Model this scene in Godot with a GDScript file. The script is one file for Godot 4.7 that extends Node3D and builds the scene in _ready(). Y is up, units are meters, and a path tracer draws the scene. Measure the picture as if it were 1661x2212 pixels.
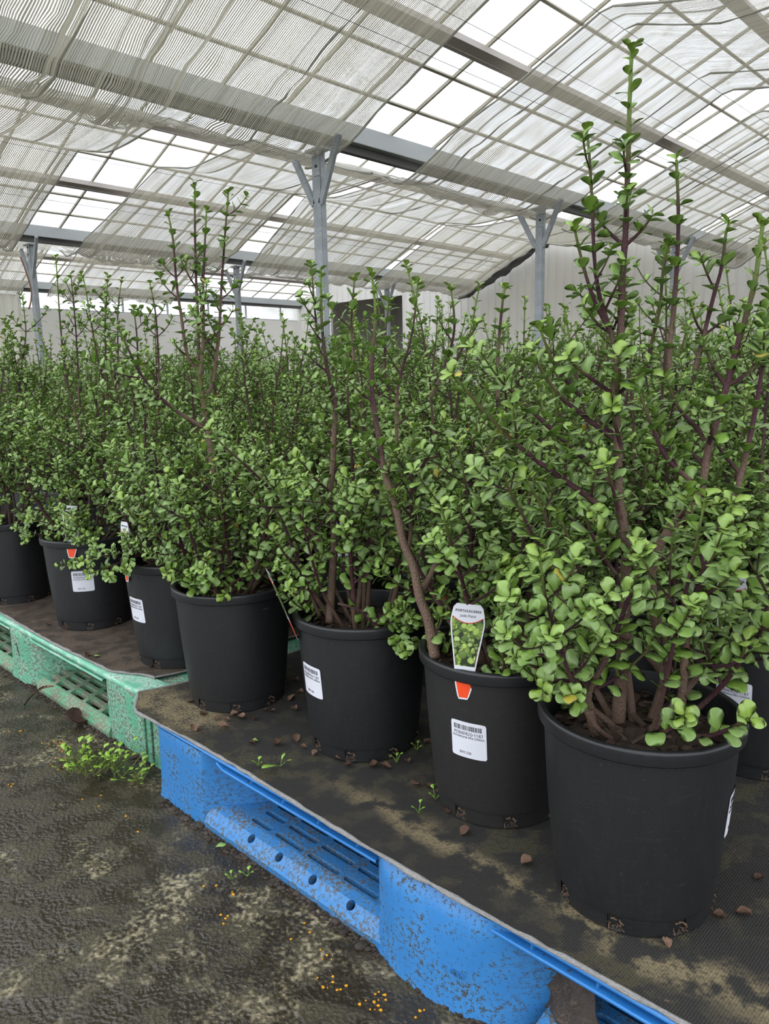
extends Node3D
# A bench of potted jade plants in a glasshouse. Metres, y up, ground at y = 0.
# The house and the pallets share one pair of axes: "a" runs along the gutters, "b" across the spans.
# In a node turned by 46 degrees about y, local x is a and local z is minus b.

const PW := 1661.0
const PH := 2212.0
const FOCAL := 1639.8
const TOP := 0.125                     # top of the pallets and mats
const CAM := Vector3(0.0, 0.660, 0.0)
const ANG := 44.0
const GUTTERS := [-7.19, -0.95, 5.29, 11.53, 17.77]
const WALL_A := 15.0
const FRONT_A := -6.5

var rng := RandomNumberGenerator.new()
var G := Vector3(sin(deg_to_rad(ANG)), 0, -cos(deg_to_rad(ANG)))
var NU := Vector3(-cos(deg_to_rad(ANG)), 0, -sin(deg_to_rad(ANG)))
var FRAME := Transform3D(Basis(Vector3.UP, deg_to_rad(90.0 - ANG)), Vector3.ZERO)
var cam_right: Vector3
var cam_up: Vector3
var cam_fwd: Vector3
var M := {}
var counts := {}


# ---------------------------------------------------------------- mesh building
class MB:
	var v := PackedVector3Array()
	var n := PackedVector3Array()
	var c := PackedColorArray()
	var uv := PackedVector2Array()
	var uv2 := PackedVector2Array()
	var idx := PackedInt32Array()
	var has_n := false

	func vert(p: Vector3, col := Color.WHITE, t := Vector2.ZERO, t2 := Vector2.ZERO) -> int:
		v.append(p)
		c.append(col)
		uv.append(t)
		uv2.append(t2)
		return v.size() - 1

	# corner order counter-clockwise seen from outside
	func tri(i: int, j: int, k: int) -> void:
		idx.append(i)
		idx.append(k)
		idx.append(j)

	func quad_i(i: int, j: int, k: int, l: int) -> void:
		tri(i, j, k)
		tri(i, k, l)

	func quad(p: Vector3, q: Vector3, r: Vector3, s: Vector3, col := Color.WHITE) -> void:
		var i := vert(p, col, Vector2(0, 1))
		vert(q, col, Vector2(1, 1))
		vert(r, col, Vector2(1, 0))
		vert(s, col, Vector2(0, 0))
		quad_i(i, i + 1, i + 2, i + 3)

	func box(xf: Transform3D, size: Vector3, col := Color.WHITE) -> void:
		var h := size * 0.5
		var p := []
		for z in [-1, 1]:
			for y in [-1, 1]:
				for x in [-1, 1]:
					p.append(xf * Vector3(h.x * x, h.y * y, h.z * z))
		quad(p[4], p[5], p[7], p[6], col)
		quad(p[1], p[0], p[2], p[3], col)
		quad(p[5], p[1], p[3], p[7], col)
		quad(p[0], p[4], p[6], p[2], col)
		quad(p[6], p[7], p[3], p[2], col)
		quad(p[0], p[1], p[5], p[4], col)

	# box with chamfered edges
	func bbox(xf: Transform3D, size: Vector3, b: float, col := Color.WHITE) -> void:
		var h := size * 0.5
		var id := {}
		for ax in 3:
			for s in [-1, 1]:
				for u in [-1, 1]:
					for w in [-1, 1]:
						var p := Vector3()
						p[ax] = h[ax] * s
						p[(ax + 1) % 3] = (h[(ax + 1) % 3] - b) * u
						p[(ax + 2) % 3] = (h[(ax + 2) % 3] - b) * w
						id[[ax, s, u, w]] = p
		for ax in 3:
			for s in [-1, 1]:
				var q := [id[[ax, s, -1, -1]], id[[ax, s, 1, -1]], id[[ax, s, 1, 1]], id[[ax, s, -1, 1]]]
				if s < 0:
					q.reverse()
				quad(xf * q[0], xf * q[1], xf * q[2], xf * q[3], col)
		for ax in 3:
			var a1 := (ax + 1) % 3
			for s in [-1, 1]:
				for u in [-1, 1]:
					# edge between face ax,s and face a1,u, running along a2
					var p0: Vector3 = id[[ax, s, u, -1]]
					var p1: Vector3 = id[[ax, s, u, 1]]
					var q0: Vector3 = id[[a1, u, -1, s]]
					var q1: Vector3 = id[[a1, u, 1, s]]
					if s * u > 0:
						quad(xf * p0, xf * q0, xf * q1, xf * p1, col)
					else:
						quad(xf * p1, xf * q1, xf * q0, xf * p0, col)
		for sx in [-1, 1]:
			for sy in [-1, 1]:
				for sz in [-1, 1]:
					var t := [id[[0, sx, sy, sz]], id[[1, sy, sz, sx]], id[[2, sz, sx, sy]]]
					if sx * sy * sz < 0:
						t.reverse()
					var i := vert(xf * t[0], col)
					vert(xf * t[1], col)
					vert(xf * t[2], col)
					tri(i, i + 1, i + 2)

	func beam(p: Vector3, q: Vector3, w: float, h: float, up := Vector3.UP, col := Color.WHITE) -> void:
		var d := (q - p)
		var z := d.normalized()
		var x := up.cross(z)
		if x.length() < 0.01:
			x = Vector3.RIGHT.cross(z)
		x = x.normalized()
		var y := z.cross(x)
		box(Transform3D(Basis(x, y, z), (p + q) * 0.5), Vector3(w, h, d.length()), col)

	# smooth tube along points
	func tube(pts: PackedVector3Array, rad: PackedFloat32Array, sides: int, cols := PackedColorArray(), cap := true) -> void:
		var m := pts.size()
		var first := v.size()
		var t0 := (pts[1] - pts[0]).normalized()
		var x := t0.cross(Vector3.RIGHT if absf(t0.x) < 0.8 else Vector3.FORWARD).normalized()
		var along := 0.0
		for i in m:
			var t := (pts[mini(i + 1, m - 1)] - pts[maxi(i - 1, 0)]).normalized()
			x = (x - t * t.dot(x)).normalized()
			var y := t.cross(x)
			if i > 0:
				along += pts[i].distance_to(pts[i - 1])
			for k in sides + 1:
				var an := TAU * k / sides
				vert(pts[i] + (x * cos(an) + y * sin(an)) * rad[i], cols[i] if cols.size() else Color.WHITE, Vector2(float(k) / sides, along * 10.0))
		for i in m - 1:
			for k in sides:
				var a := first + i * (sides + 1) + k
				quad_i(a, a + 1, a + sides + 2, a + sides + 1)
		if cap:
			for e in [0, m - 1]:
				var ci := vert(pts[e], cols[e] if cols.size() else Color.WHITE)
				for k in sides:
					var a: int = first + e * (sides + 1) + k
					if e == 0:
						tri(ci, a + 1, a)
					else:
						tri(ci, a, a + 1)

	# prof: points (radius, y) going round the section so that outside is on the left-hand side when y rises
	func lathe(prof: PackedVector2Array, segs: int, xf := Transform3D.IDENTITY, col := Color.WHITE, skip: Variant = null) -> void:
		var first := v.size()
		var m := prof.size()
		var len := 0.0
		var tot := 0.0
		for i in range(1, m):
			tot += prof[i].distance_to(prof[i - 1])
		for i in m:
			if i > 0:
				len += prof[i].distance_to(prof[i - 1])
			for k in segs + 1:
				var an := TAU * k / segs
				vert(xf * Vector3(cos(an) * prof[i].x, prof[i].y, sin(an) * prof[i].x), col, Vector2(float(k) / segs, 1.0 - len / tot))
		for i in m - 1:
			for k in segs:
				if skip != null and skip.call(i, k):
					continue
				var a := first + i * (segs + 1) + k
				quad_i(a, a + segs + 1, a + segs + 2, a + 1)

	func add(pos: PackedVector3Array, nor: PackedVector3Array, ind: PackedInt32Array, xf: Transform3D, col: Color) -> void:
		var o := v.size()
		v.append_array(xf * pos)
		n.append_array(Transform3D(xf.basis.orthonormalized(), Vector3.ZERO) * nor)
		for i in ind:
			idx.append(i + o)
		var cc := PackedColorArray()
		cc.resize(pos.size())
		cc.fill(col)
		c.append_array(cc)
		has_n = true

	func join(o: MB) -> void:
		var k := v.size()
		v.append_array(o.v)
		c.append_array(o.c)
		uv.append_array(o.uv)
		uv2.append_array(o.uv2)
		for i in o.idx:
			idx.append(i + k)

	func normals(smooth := true) -> void:
		if has_n:
			return
		n.resize(v.size())
		n.fill(Vector3.ZERO)
		for t in range(0, idx.size(), 3):
			var a := v[idx[t]]
			var f := (v[idx[t + 2]] - a).cross(v[idx[t + 1]] - a)
			for k in 3:
				n[idx[t + k]] += f
		if smooth:
			# weld by position (closes tube and lathe seams) where the faces turn gently
			var at := {}
			for i in v.size():
				var key := (v[i] * 20000.0).round()
				if at.has(key):
					at[key].append(i)
				else:
					at[key] = [i]
			var nn := n.duplicate()
			for key in at:
				var l: Array = at[key]
				if l.size() < 2:
					continue
				for i in l:
					var s := n[i]
					var u := n[i].normalized()
					for j in l:
						if j != i and u.dot(n[j].normalized()) > 0.55:
							s += n[j]
					nn[i] = s
			n = nn
		for i in n.size():
			n[i] = n[i].normalized() if n[i].length_squared() > 1e-20 else Vector3.UP

	func mesh(mat: Material, smooth := true) -> ArrayMesh:
		normals(smooth)
		var arr := []
		arr.resize(Mesh.ARRAY_MAX)
		arr[Mesh.ARRAY_VERTEX] = v
		arr[Mesh.ARRAY_NORMAL] = n
		arr[Mesh.ARRAY_COLOR] = c
		if uv.size() == v.size():
			arr[Mesh.ARRAY_TEX_UV] = uv
		if uv2.size() == v.size():
			arr[Mesh.ARRAY_TEX_UV2] = uv2
		arr[Mesh.ARRAY_INDEX] = idx
		var am := ArrayMesh.new()
		am.add_surface_from_arrays(Mesh.PRIMITIVE_TRIANGLES, arr)
		am.surface_set_material(0, mat)
		return am


# ---------------------------------------------------------------- naming and placing
func L(a: float, b: float, y := 0.0) -> Vector3:
	return G * a + NU * b + Vector3(0, y, 0)


func numbered(called: String) -> String:
	var k: int = counts.get(called, 0)
	counts[called] = k + 1
	return called if k == 0 else "%s_%03d" % [called, k]


func tag(o: Node, label := "", category := "", group := "", kind := "") -> Node:
	if label:
		o.set_meta("label", label)
	if category:
		o.set_meta("category", category)
	if group:
		o.set_meta("group", group)
	if kind:
		o.set_meta("kind", kind)
	return o


func thing(called: String, label: String, category: String, xf := Transform3D.IDENTITY, group := "", kind := "") -> Node3D:
	var o := Node3D.new()
	o.name = numbered(called)
	add_child(o)
	o.transform = xf
	tag(o, label, category, group, kind)
	return o


func part(called: String, mesh: Mesh, parent: Node, xf := Transform3D.IDENTITY) -> MeshInstance3D:
	var o := MeshInstance3D.new()
	o.name = called
	o.mesh = mesh
	o.transform = xf
	parent.add_child(o, true)
	return o


func whole(called: String, mesh: Mesh, label: String, category: String, xf := Transform3D.IDENTITY, group := "", kind := "") -> MeshInstance3D:
	var o := MeshInstance3D.new()
	o.name = numbered(called)
	o.mesh = mesh
	add_child(o)
	o.transform = xf
	tag(o, label, category, group, kind)
	return o


func dup(o: Node3D, called: String, xf: Transform3D, label := "", group := "") -> Node3D:
	var r: Node3D = o.duplicate()
	r.name = numbered(called)
	add_child(r)
	r.transform = xf
	tag(r, label, "", group)
	return r


# pixel of the photograph -> direction whose component along the view axis is one
func ray(x: float, y: float) -> Vector3:
	return cam_fwd + cam_right * ((x - PW * 0.5) / FOCAL) + cam_up * ((PH * 0.5 - y) / FOCAL)


# where that ray meets a level plane
func on_y(x: float, y: float, h: float) -> Vector3:
	var d := ray(x, y)
	return CAM + d * ((h - CAM.y) / d.y)


func srgb(r: int, g: int, b: int) -> Color:
	return Color(r / 255.0, g / 255.0, b / 255.0)


func lin(r: float, g: float, b: float) -> Color:
	return Color(r, g, b).linear_to_srgb()


func mat(color: Color, rough := 0.6, metal := 0.0, spec := 0.5) -> StandardMaterial3D:
	var m := StandardMaterial3D.new()
	m.albedo_color = color
	m.roughness = rough
	m.metallic = metal
	m.metallic_specular = spec
	return m


func noise(seed_: int, freq: float, oct := 4, type := FastNoiseLite.TYPE_SIMPLEX_SMOOTH) -> FastNoiseLite:
	var f := FastNoiseLite.new()
	f.seed = seed_
	f.frequency = freq
	f.noise_type = type
	f.fractal_octaves = oct
	return f


# seamless grey noise picture as floats 0..1
func grey(seed_: int, size: int, freq: float, oct := 4, type := FastNoiseLite.TYPE_SIMPLEX_SMOOTH) -> PackedByteArray:
	var im := noise(seed_, freq, oct, type).get_seamless_image(size, size, false, false, 0.12, true)
	im.convert(Image.FORMAT_L8)
	return im.get_data()


func tex(size: int, rgb: PackedByteArray, format := Image.FORMAT_RGB8) -> ImageTexture:
	return ImageTexture.create_from_image(Image.create_from_data(size, size, false, format, rgb))


func triplanar(m: StandardMaterial3D, tile: float, world := false) -> void:
	m.uv1_triplanar = true
	m.uv1_world_triplanar = world
	m.uv1_scale = Vector3.ONE / tile
	m.uv1_triplanar_sharpness = 4.0


# ---------------------------------------------------------------- materials
func sm(e0: float, e1: float, x: float) -> float:
	return smoothstep(e0, e1, x)


func put(out: PackedByteArray, i: int, c: Color) -> void:
	out[i * 3] = int(clampf(c.r, 0, 1) * 255.0)
	out[i * 3 + 1] = int(clampf(c.g, 0, 1) * 255.0)
	out[i * 3 + 2] = int(clampf(c.b, 0, 1) * 255.0)


func make_ground() -> void:
	var s := 1024
	var mid := grey(12, s, 0.012, 4)
	var fine := grey(13, s, 0.10, 3)
	var grain := grey(14, s, 0.33, 2, FastNoiseLite.TYPE_VALUE)
	var rgb := PackedByteArray()
	rgb.resize(s * s * 3)
	var rough := PackedByteArray()
	rough.resize(s * s)
	var high := PackedByteArray()
	high.resize(s * s)
	var wet := srgb(54, 47, 33)
	var moss := srgb(64, 58, 35)
	var grit := srgb(100, 92, 72)
	for i in s * s:
		var b := mid[i] / 255.0
		var f := fine[i] / 255.0
		var g := grain[i] / 255.0
		var col := wet.lerp(moss, sm(0.45, 0.7, b)).lerp(srgb(34, 30, 22), sm(0.60, 0.8, f) * 0.8)
		col = col.lerp(grit, sm(0.56, 0.76, g * 0.6 + f * 0.4) * (0.18 + 0.5 * sm(0.42, 0.66, b)))
		put(rgb, i, col)
		rough[i] = int(255.0 * clampf(0.20 + 0.30 * sm(0.42, 0.62, b) + 0.22 * g, 0, 1))
		high[i] = int(255.0 * clampf(0.2 * b + 0.45 * f + 0.35 * g * sm(0.3, 0.6, b), 0, 1))
	# drifts of pale sand lying on the concrete, over a larger patch
	var big := grey(15, s, 0.0045, 3)
	var drift := grey(16, s, 0.02, 4)
	var sandg := grey(17, s, 0.45, 2, FastNoiseLite.TYPE_VALUE)
	var over := PackedByteArray()
	over.resize(s * s * 4)
	for i in s * s:
		var k := sm(0.53, 0.72, big[i] / 255.0 * 0.55 + drift[i] / 255.0 * 0.45)
		var g := sandg[i] / 255.0
		var al := k * sm(0.42, 0.70, g * 0.75 + drift[i] / 255.0 * 0.25) * 0.72
		var col := srgb(116, 107, 80).lerp(srgb(164, 154, 124), sm(0.55, 0.8, g))
		over[i * 4] = int(col.r * 255)
		over[i * 4 + 1] = int(col.g * 255)
		over[i * 4 + 2] = int(col.b * 255)
		over[i * 4 + 3] = int(al * 255)
	var m := mat(Color(0.86, 0.85, 0.82), 1.0, 0.0, 0.5)
	m.albedo_texture = tex(s, rgb)
	m.roughness_texture = tex(s, rough, Image.FORMAT_L8)
	m.heightmap_enabled = true
	m.heightmap_texture = tex(s, high, Image.FORMAT_L8)
	m.heightmap_scale = 0.30
	triplanar(m, 0.78, true)
	m.detail_enabled = true
	m.detail_uv_layer = BaseMaterial3D.DETAIL_UV_2
	m.detail_albedo = tex(s, over, Image.FORMAT_RGBA8)
	m.uv2_triplanar = true
	m.uv2_world_triplanar = true
	m.uv2_scale = Vector3.ONE / 1.9
	m.uv2_offset = Vector3(0.31, 0, 0.12)
	M.ground = m


# plastic with splashed dirt: share is how much of it is covered
func plastic(seed_: int, base: Color, faded: Color, dirt: Color, share: float, fade: float, tile: float, rough: float) -> StandardMaterial3D:
	var s := 512
	var big := grey(seed_, s, 0.008, 3)
	var spot := grey(seed_ + 1, s, 0.055, 3)
	var fine := grey(seed_ + 2, s, 0.17, 3)
	var rgb := PackedByteArray()
	rgb.resize(s * s * 3)
	var rgh := PackedByteArray()
	rgh.resize(s * s)
	for i in s * s:
		var a := big[i] / 255.0
		var b := spot[i] / 255.0
		var f := fine[i] / 255.0
		var col := base.lerp(faded, fade * sm(0.3, 0.75, a * 0.6 + f * 0.4))
		var k := 0.42 * b + 0.38 * f + 0.2 * a
		var d := sm(1.0 - share, 1.0 - share + 0.045, k)
		col = col.lerp(dirt.lerp(srgb(96, 84, 74), f * 0.5), d * 0.9)
		put(rgb, i, col)
		rgh[i] = int(255.0 * clampf(rough + 0.1 * f + 0.35 * d, 0, 1))
	var m := mat(Color.WHITE, 1.0, 0.0, 0.5)
	m.albedo_texture = tex(s, rgb)
	m.roughness_texture = tex(s, rgh, Image.FORMAT_L8)
	triplanar(m, tile)
	return m


func make_pot_mats() -> void:
	var s := 1024
	var r := RandomNumberGenerator.new()
	r.seed = 77
	var streak := noise(21, 0.05, 3)
	var fine := grey(22, s, 0.2, 2)
	var im := Image.create(s, s, false, Image.FORMAT_RGB8)
	var d := PackedByteArray()
	d.resize(s * s * 3)
	for y in s:
		for x in s:
			var i := y * s + x
			var f := fine[i] / 255.0
			var st := streak.get_noise_2d(x * 1.6, y * 0.07)
			var v := 0.110 + 0.014 * st + 0.014 * (f - 0.5)
			put(d, i, Color(v * 0.97, v * 0.985, v * 1.02))
	im = Image.create_from_data(s, s, false, Image.FORMAT_RGB8, d)
	for k in 2600:
		var g := r.randf_range(0.20, 0.44)
		var w := 1 if r.randf() < 0.55 else 2
		im.fill_rect(Rect2i(r.randi_range(0, s - 3), r.randi_range(0, s - 3), w, r.randi_range(1, 2)), Color(g, g * 0.97, g * 0.9))
	for k in 260:
		# short scratches, mostly slanting
		var p := Vector2(r.randf() * s, r.randf_range(0.15, 0.95) * s)
		var dir := Vector2(1, r.randf_range(-0.2, 0.9)).normalized()
		var g := r.randf_range(0.18, 0.28)
		for t in r.randi_range(6, 46):
			var q := p + dir * t
			im.set_pixel(posmod(int(q.x), s), clampi(int(q.y), 0, s - 1), Color(g, g, g))
	var m := mat(Color.WHITE, 0.47, 0.0, 0.5)
	m.albedo_texture = ImageTexture.create_from_image(im)
	m.vertex_color_use_as_albedo = true
	M.pot = m
	var p2: StandardMaterial3D = m.duplicate()
	p2.albedo_color = Color(1.0, 0.96, 0.91)
	p2.roughness = 0.6
	M.pot_dusty = p2
	var rimm: StandardMaterial3D = m.duplicate()
	rimm.roughness = 0.42
	M.pot_rim = rimm


func make_weave() -> void:
	# a tile of 8 by 8 crossings, 20 mm a side
	var s := 128
	var rgb := PackedByteArray()
	rgb.resize(s * s * 3)
	var high := PackedByteArray()
	high.resize(s * s)
	var f := grey(31, s, 0.2, 2)
	for y in s:
		for x in s:
			var i := y * s + x
			var u := x / 16.0
			var w := y / 16.0
			var over := (int(u) + int(w)) % 2 == 0
			var cu := absf(fposmod(u, 1.0) - 0.5) * 2.0
			var cw := absf(fposmod(w, 1.0) - 0.5) * 2.0
			var h := (1.0 - cu * cu) * 0.6 + (1.0 - pow(cw, 4.0)) * 0.4 if over else (1.0 - cw * cw) * 0.6 + (1.0 - pow(cu, 4.0)) * 0.4
			if maxf(cu, cw) > 0.93:
				h *= 0.3
			var v := 0.105 + 0.105 * h + 0.045 * (f[i] / 255.0 - 0.5)
			put(rgb, i, Color(v * 1.02, v, v * 0.93))
			high[i] = int(h * 255.0)
	M.weave = tex(s, rgb)
	M.weave_high = tex(s, high, Image.FORMAT_L8)


# dirt laid over a mat: uv2 runs over a patch of size metres
func mat_dirt(seed_: int, bands: Callable, tint: Color, green: Color) -> ImageTexture:
	var s := 1024
	var big := grey(seed_, s, 0.007, 4)
	var mid := grey(seed_ + 1, s, 0.03, 4)
	var fine := grey(seed_ + 2, s, 0.3, 2)
	var d := PackedByteArray()
	d.resize(s * s * 4)
	for y in s:
		for x in s:
			var i := y * s + x
			var a := big[i] / 255.0
			var b := mid[i] / 255.0
			var f := fine[i] / 255.0
			var k: float = bands.call(float(x) / s, float(y) / s, a, b)
			var al := clampf(k, 0, 1) * sm(0.25, 0.62, f * 0.6 + b * 0.4)
			var gm := sm(0.52, 0.68, b * 0.5 + (1.0 - a) * 0.5) * 0.55 * sm(0.3, 0.6, f)
			var col := tint.lerp(srgb(196, 178, 140), f * 0.5).lerp(green, clampf(gm * 1.4, 0, 1) if al < 0.4 else 0.0)
			al = maxf(al * 0.52, gm * 0.45)
			d[i * 4] = int(col.r * 255)
			d[i * 4 + 1] = int(col.g * 255)
			d[i * 4 + 2] = int(col.b * 255)
			d[i * 4 + 3] = int(al * 255)
	return tex(s, d, Image.FORMAT_RGBA8)


func cloth_mat(dirt: Texture2D) -> StandardMaterial3D:
	var m := mat(Color.WHITE, 0.82, 0.0, 0.35)
	m.albedo_texture = M.weave
	m.uv1_scale = Vector3(50, 50, 50)
	m.heightmap_enabled = true
	m.heightmap_texture = M.weave_high
	m.heightmap_scale = 0.08
	m.detail_enabled = true
	m.detail_uv_layer = BaseMaterial3D.DETAIL_UV_2
	m.detail_albedo = dirt
	m.detail_blend_mode = BaseMaterial3D.BLEND_MODE_MIX
	return m


func make_glass() -> void:
	var s := 512
	var big := grey(41, s, 0.012, 4)
	var spot := grey(42, s, 0.09, 3)
	var d := PackedByteArray()
	d.resize(s * s * 4)
	for i in s * s:
		var a := big[i] / 255.0
		var b := spot[i] / 255.0
		var grime := sm(0.56, 0.74, a) * sm(0.42, 0.62, b)
		var speck := sm(0.70, 0.76, b)
		var col := Color(0.93, 0.94, 0.95).lerp(srgb(196, 180, 150), maxf(grime * 0.35, speck * 0.25))
		d[i * 4] = int(col.r * 255)
		d[i * 4 + 1] = int(col.g * 255)
		d[i * 4 + 2] = int(col.b * 255)
		d[i * 4 + 3] = int(255.0 * clampf(0.52 + 0.08 * a + 0.08 * grime + 0.06 * speck, 0, 1))
	var m := mat(Color.WHITE, 0.4, 0.0, 0.4)
	m.albedo_texture = tex(s, d, Image.FORMAT_RGBA8)
	m.transparency = BaseMaterial3D.TRANSPARENCY_ALPHA
	m.backlight_enabled = true
	m.backlight = Color(0.85, 0.85, 0.85)
	triplanar(m, 1.9, true)
	M.glass = m
	# clearer glass for unseen panes, added so more daylight reaches the bench front
	var c := mat(Color(0.95, 0.97, 1.0, 0.10), 0.1, 0.0, 0.5)
	c.transparency = BaseMaterial3D.TRANSPARENCY_ALPHA
	M.glass_light_boost = c


func make_materials() -> void:
	make_ground()
	make_pot_mats()
	make_weave()
	make_glass()
	M.blue = plastic(51, srgb(46, 114, 174), srgb(70, 134, 190), srgb(48, 44, 42), 0.41, 0.5, 0.22, 0.36)
	M.blue_dirty = plastic(54, srgb(50, 118, 178), srgb(84, 140, 190), srgb(84, 74, 66), 0.47, 0.7, 0.20, 0.42)
	M.blue_rail = plastic(57, srgb(42, 116, 184), srgb(68, 138, 200), srgb(60, 52, 46), 0.30, 0.4, 0.5, 0.28)
	M.green = plastic(61, srgb(84, 156, 124), srgb(142, 182, 160), srgb(92, 86, 70), 0.47, 1.0, 0.24, 0.5)
	M.green_dirty = plastic(64, srgb(74, 156, 114), srgb(140, 178, 152), srgb(124, 112, 94), 0.56, 0.9, 0.20, 0.55)
	M.green_rail = plastic(67, srgb(98, 168, 136), srgb(170, 202, 184), srgb(112, 118, 102), 0.38, 1.0, 0.24, 0.5)
	M.galv = plastic(71, srgb(158, 164, 168), srgb(182, 188, 192), srgb(146, 150, 152), 0.36, 0.9, 0.5, 0.42)
	M.galv.metallic = 0.35
	M.bar = mat(srgb(176, 170, 152), 0.6, 0.0)
	M.purlin = mat(srgb(178, 170, 162), 0.6, 0.0)
	M.purlin_dark = mat(srgb(104, 104, 100), 0.6, 0.15)
	M.gutter = mat(srgb(188, 192, 192), 0.5, 0.2)
	M.bolt = mat(srgb(70, 72, 74), 0.5, 0.6)
	M.wire = mat(srgb(130, 130, 124), 0.6, 0.2)
	var sc := mat(srgb(216, 213, 203), 0.7, 0.0, 0.3)
	sc.backlight_enabled = true
	sc.backlight = srgb(218, 215, 205)
	sc.vertex_color_use_as_albedo = true
	M.screen = sc
	var sh := mat(srgb(190, 188, 178), 0.8, 0.0, 0.3)
	sh.backlight_enabled = true
	sh.backlight = srgb(160, 158, 150)
	M.screen_hem = sh
	M.sheet = mat(srgb(246, 243, 236), 0.55, 0.0, 0.4)
	M.dark_net = mat(srgb(96, 96, 93), 0.9)
	var lf := mat(Color.WHITE, 0.31, 0.0, 0.55)
	lf.vertex_color_use_as_albedo = true
	lf.backlight_enabled = true
	lf.backlight = Color(0.55, 0.66, 0.22)
	M.leaf = lf
	var stm := mat(Color.WHITE, 0.6, 0.0, 0.4)
	stm.vertex_color_use_as_albedo = true
	var s := 256
	var f := grey(81, s, 0.05, 4)
	var hh := PackedByteArray(f)
	stm.heightmap_enabled = true
	stm.heightmap_texture = tex(s, hh, Image.FORMAT_L8)
	stm.heightmap_scale = 0.12
	stm.uv1_scale = Vector3(1, 2, 1)
	M.stem = stm
	M.soil = plastic(84, srgb(64, 50, 40), srgb(88, 70, 56), srgb(34, 27, 22), 0.5, 0.9, 0.05, 0.9)
	var ch := mat(Color.WHITE, 0.9, 0.0, 0.2)
	ch.vertex_color_use_as_albedo = true
	M.chip = ch
	M.sticker = mat(srgb(206, 206, 213), 0.5, 0.0, 0.4)
	M.ink = mat(srgb(34, 34, 38), 0.6)
	M.card = mat(srgb(216, 216, 222), 0.35, 0.0, 0.5)
	M.orange = mat(srgb(236, 74, 22), 0.35, 0.0, 0.5)
	M.red_line = mat(srgb(200, 60, 44), 0.4)
	M.dead = ch
	M.mud = plastic(87, srgb(52, 44, 38), srgb(84, 72, 64), srgb(28, 24, 20), 0.48, 0.9, 0.08, 0.7)


# ---------------------------------------------------------------- the glasshouse
const ROOF_EDGE := 2.72 + TOP
const SLOPE := 0.40
const HALF := 3.12


func setup() -> void:
	var pitch := deg_to_rad(10.176)
	var roll := deg_to_rad(-1.114)
	cam_fwd = Vector3(0, -sin(pitch), -cos(pitch))
	var up0 := Vector3(0, cos(pitch), -sin(pitch))
	cam_right = Vector3.RIGHT * cos(roll) + up0 * sin(roll)
	cam_up = up0 * cos(roll) - Vector3.RIGHT * sin(roll)
	var cam := Camera3D.new()
	cam.name = "camera"
	cam.fov = rad_to_deg(2.0 * atan(PH * 0.5 / FOCAL))
	cam.keep_aspect = Camera3D.KEEP_HEIGHT
	cam.near = 0.02
	cam.far = 200.0
	cam.transform = Transform3D(Basis(cam_right, cam_up, -cam_fwd), CAM)
	add_child(cam)
	cam.current = true
	var env := Environment.new()
	env.background_mode = Environment.BG_SKY
	var sky := Sky.new()
	var ps := ProceduralSkyMaterial.new()
	ps.sky_top_color = Color(0.95, 0.97, 1.0)
	ps.sky_horizon_color = Color(0.93, 0.95, 0.98)
	ps.ground_horizon_color = Color(0.45, 0.44, 0.42)
	ps.ground_bottom_color = Color(0.36, 0.35, 0.33)
	sky.sky_material = ps
	env.sky = sky
	env.background_energy_multiplier = 4.5
	env.tonemap_mode = Environment.TONE_MAPPER_LINEAR
	env.tonemap_exposure = 1.0
	env.sdfgi_enabled = true
	env.ssao_enabled = true
	env.ssil_enabled = true
	var we := WorldEnvironment.new()
	we.name = "environment"
	we.environment = env
	add_child(we)


# local frame: x = a, y, z = -b
func P(a: float, b: float, y: float) -> Vector3:
	return Vector3(a, y, -b)


var pane_cache := {}


func pane_mesh(w: float, l: float, light_boost := false) -> Mesh:
	var key := "%.2f_%.2f_%s" % [w, l, light_boost]
	if not pane_cache.has(key):
		var mb := MB.new()
		mb.box(Transform3D.IDENTITY, Vector3(w, 0.004, l))
		pane_cache[key] = mb.mesh(M.glass_light_boost if light_boost else M.glass, false)
	return pane_cache[key]


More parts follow.
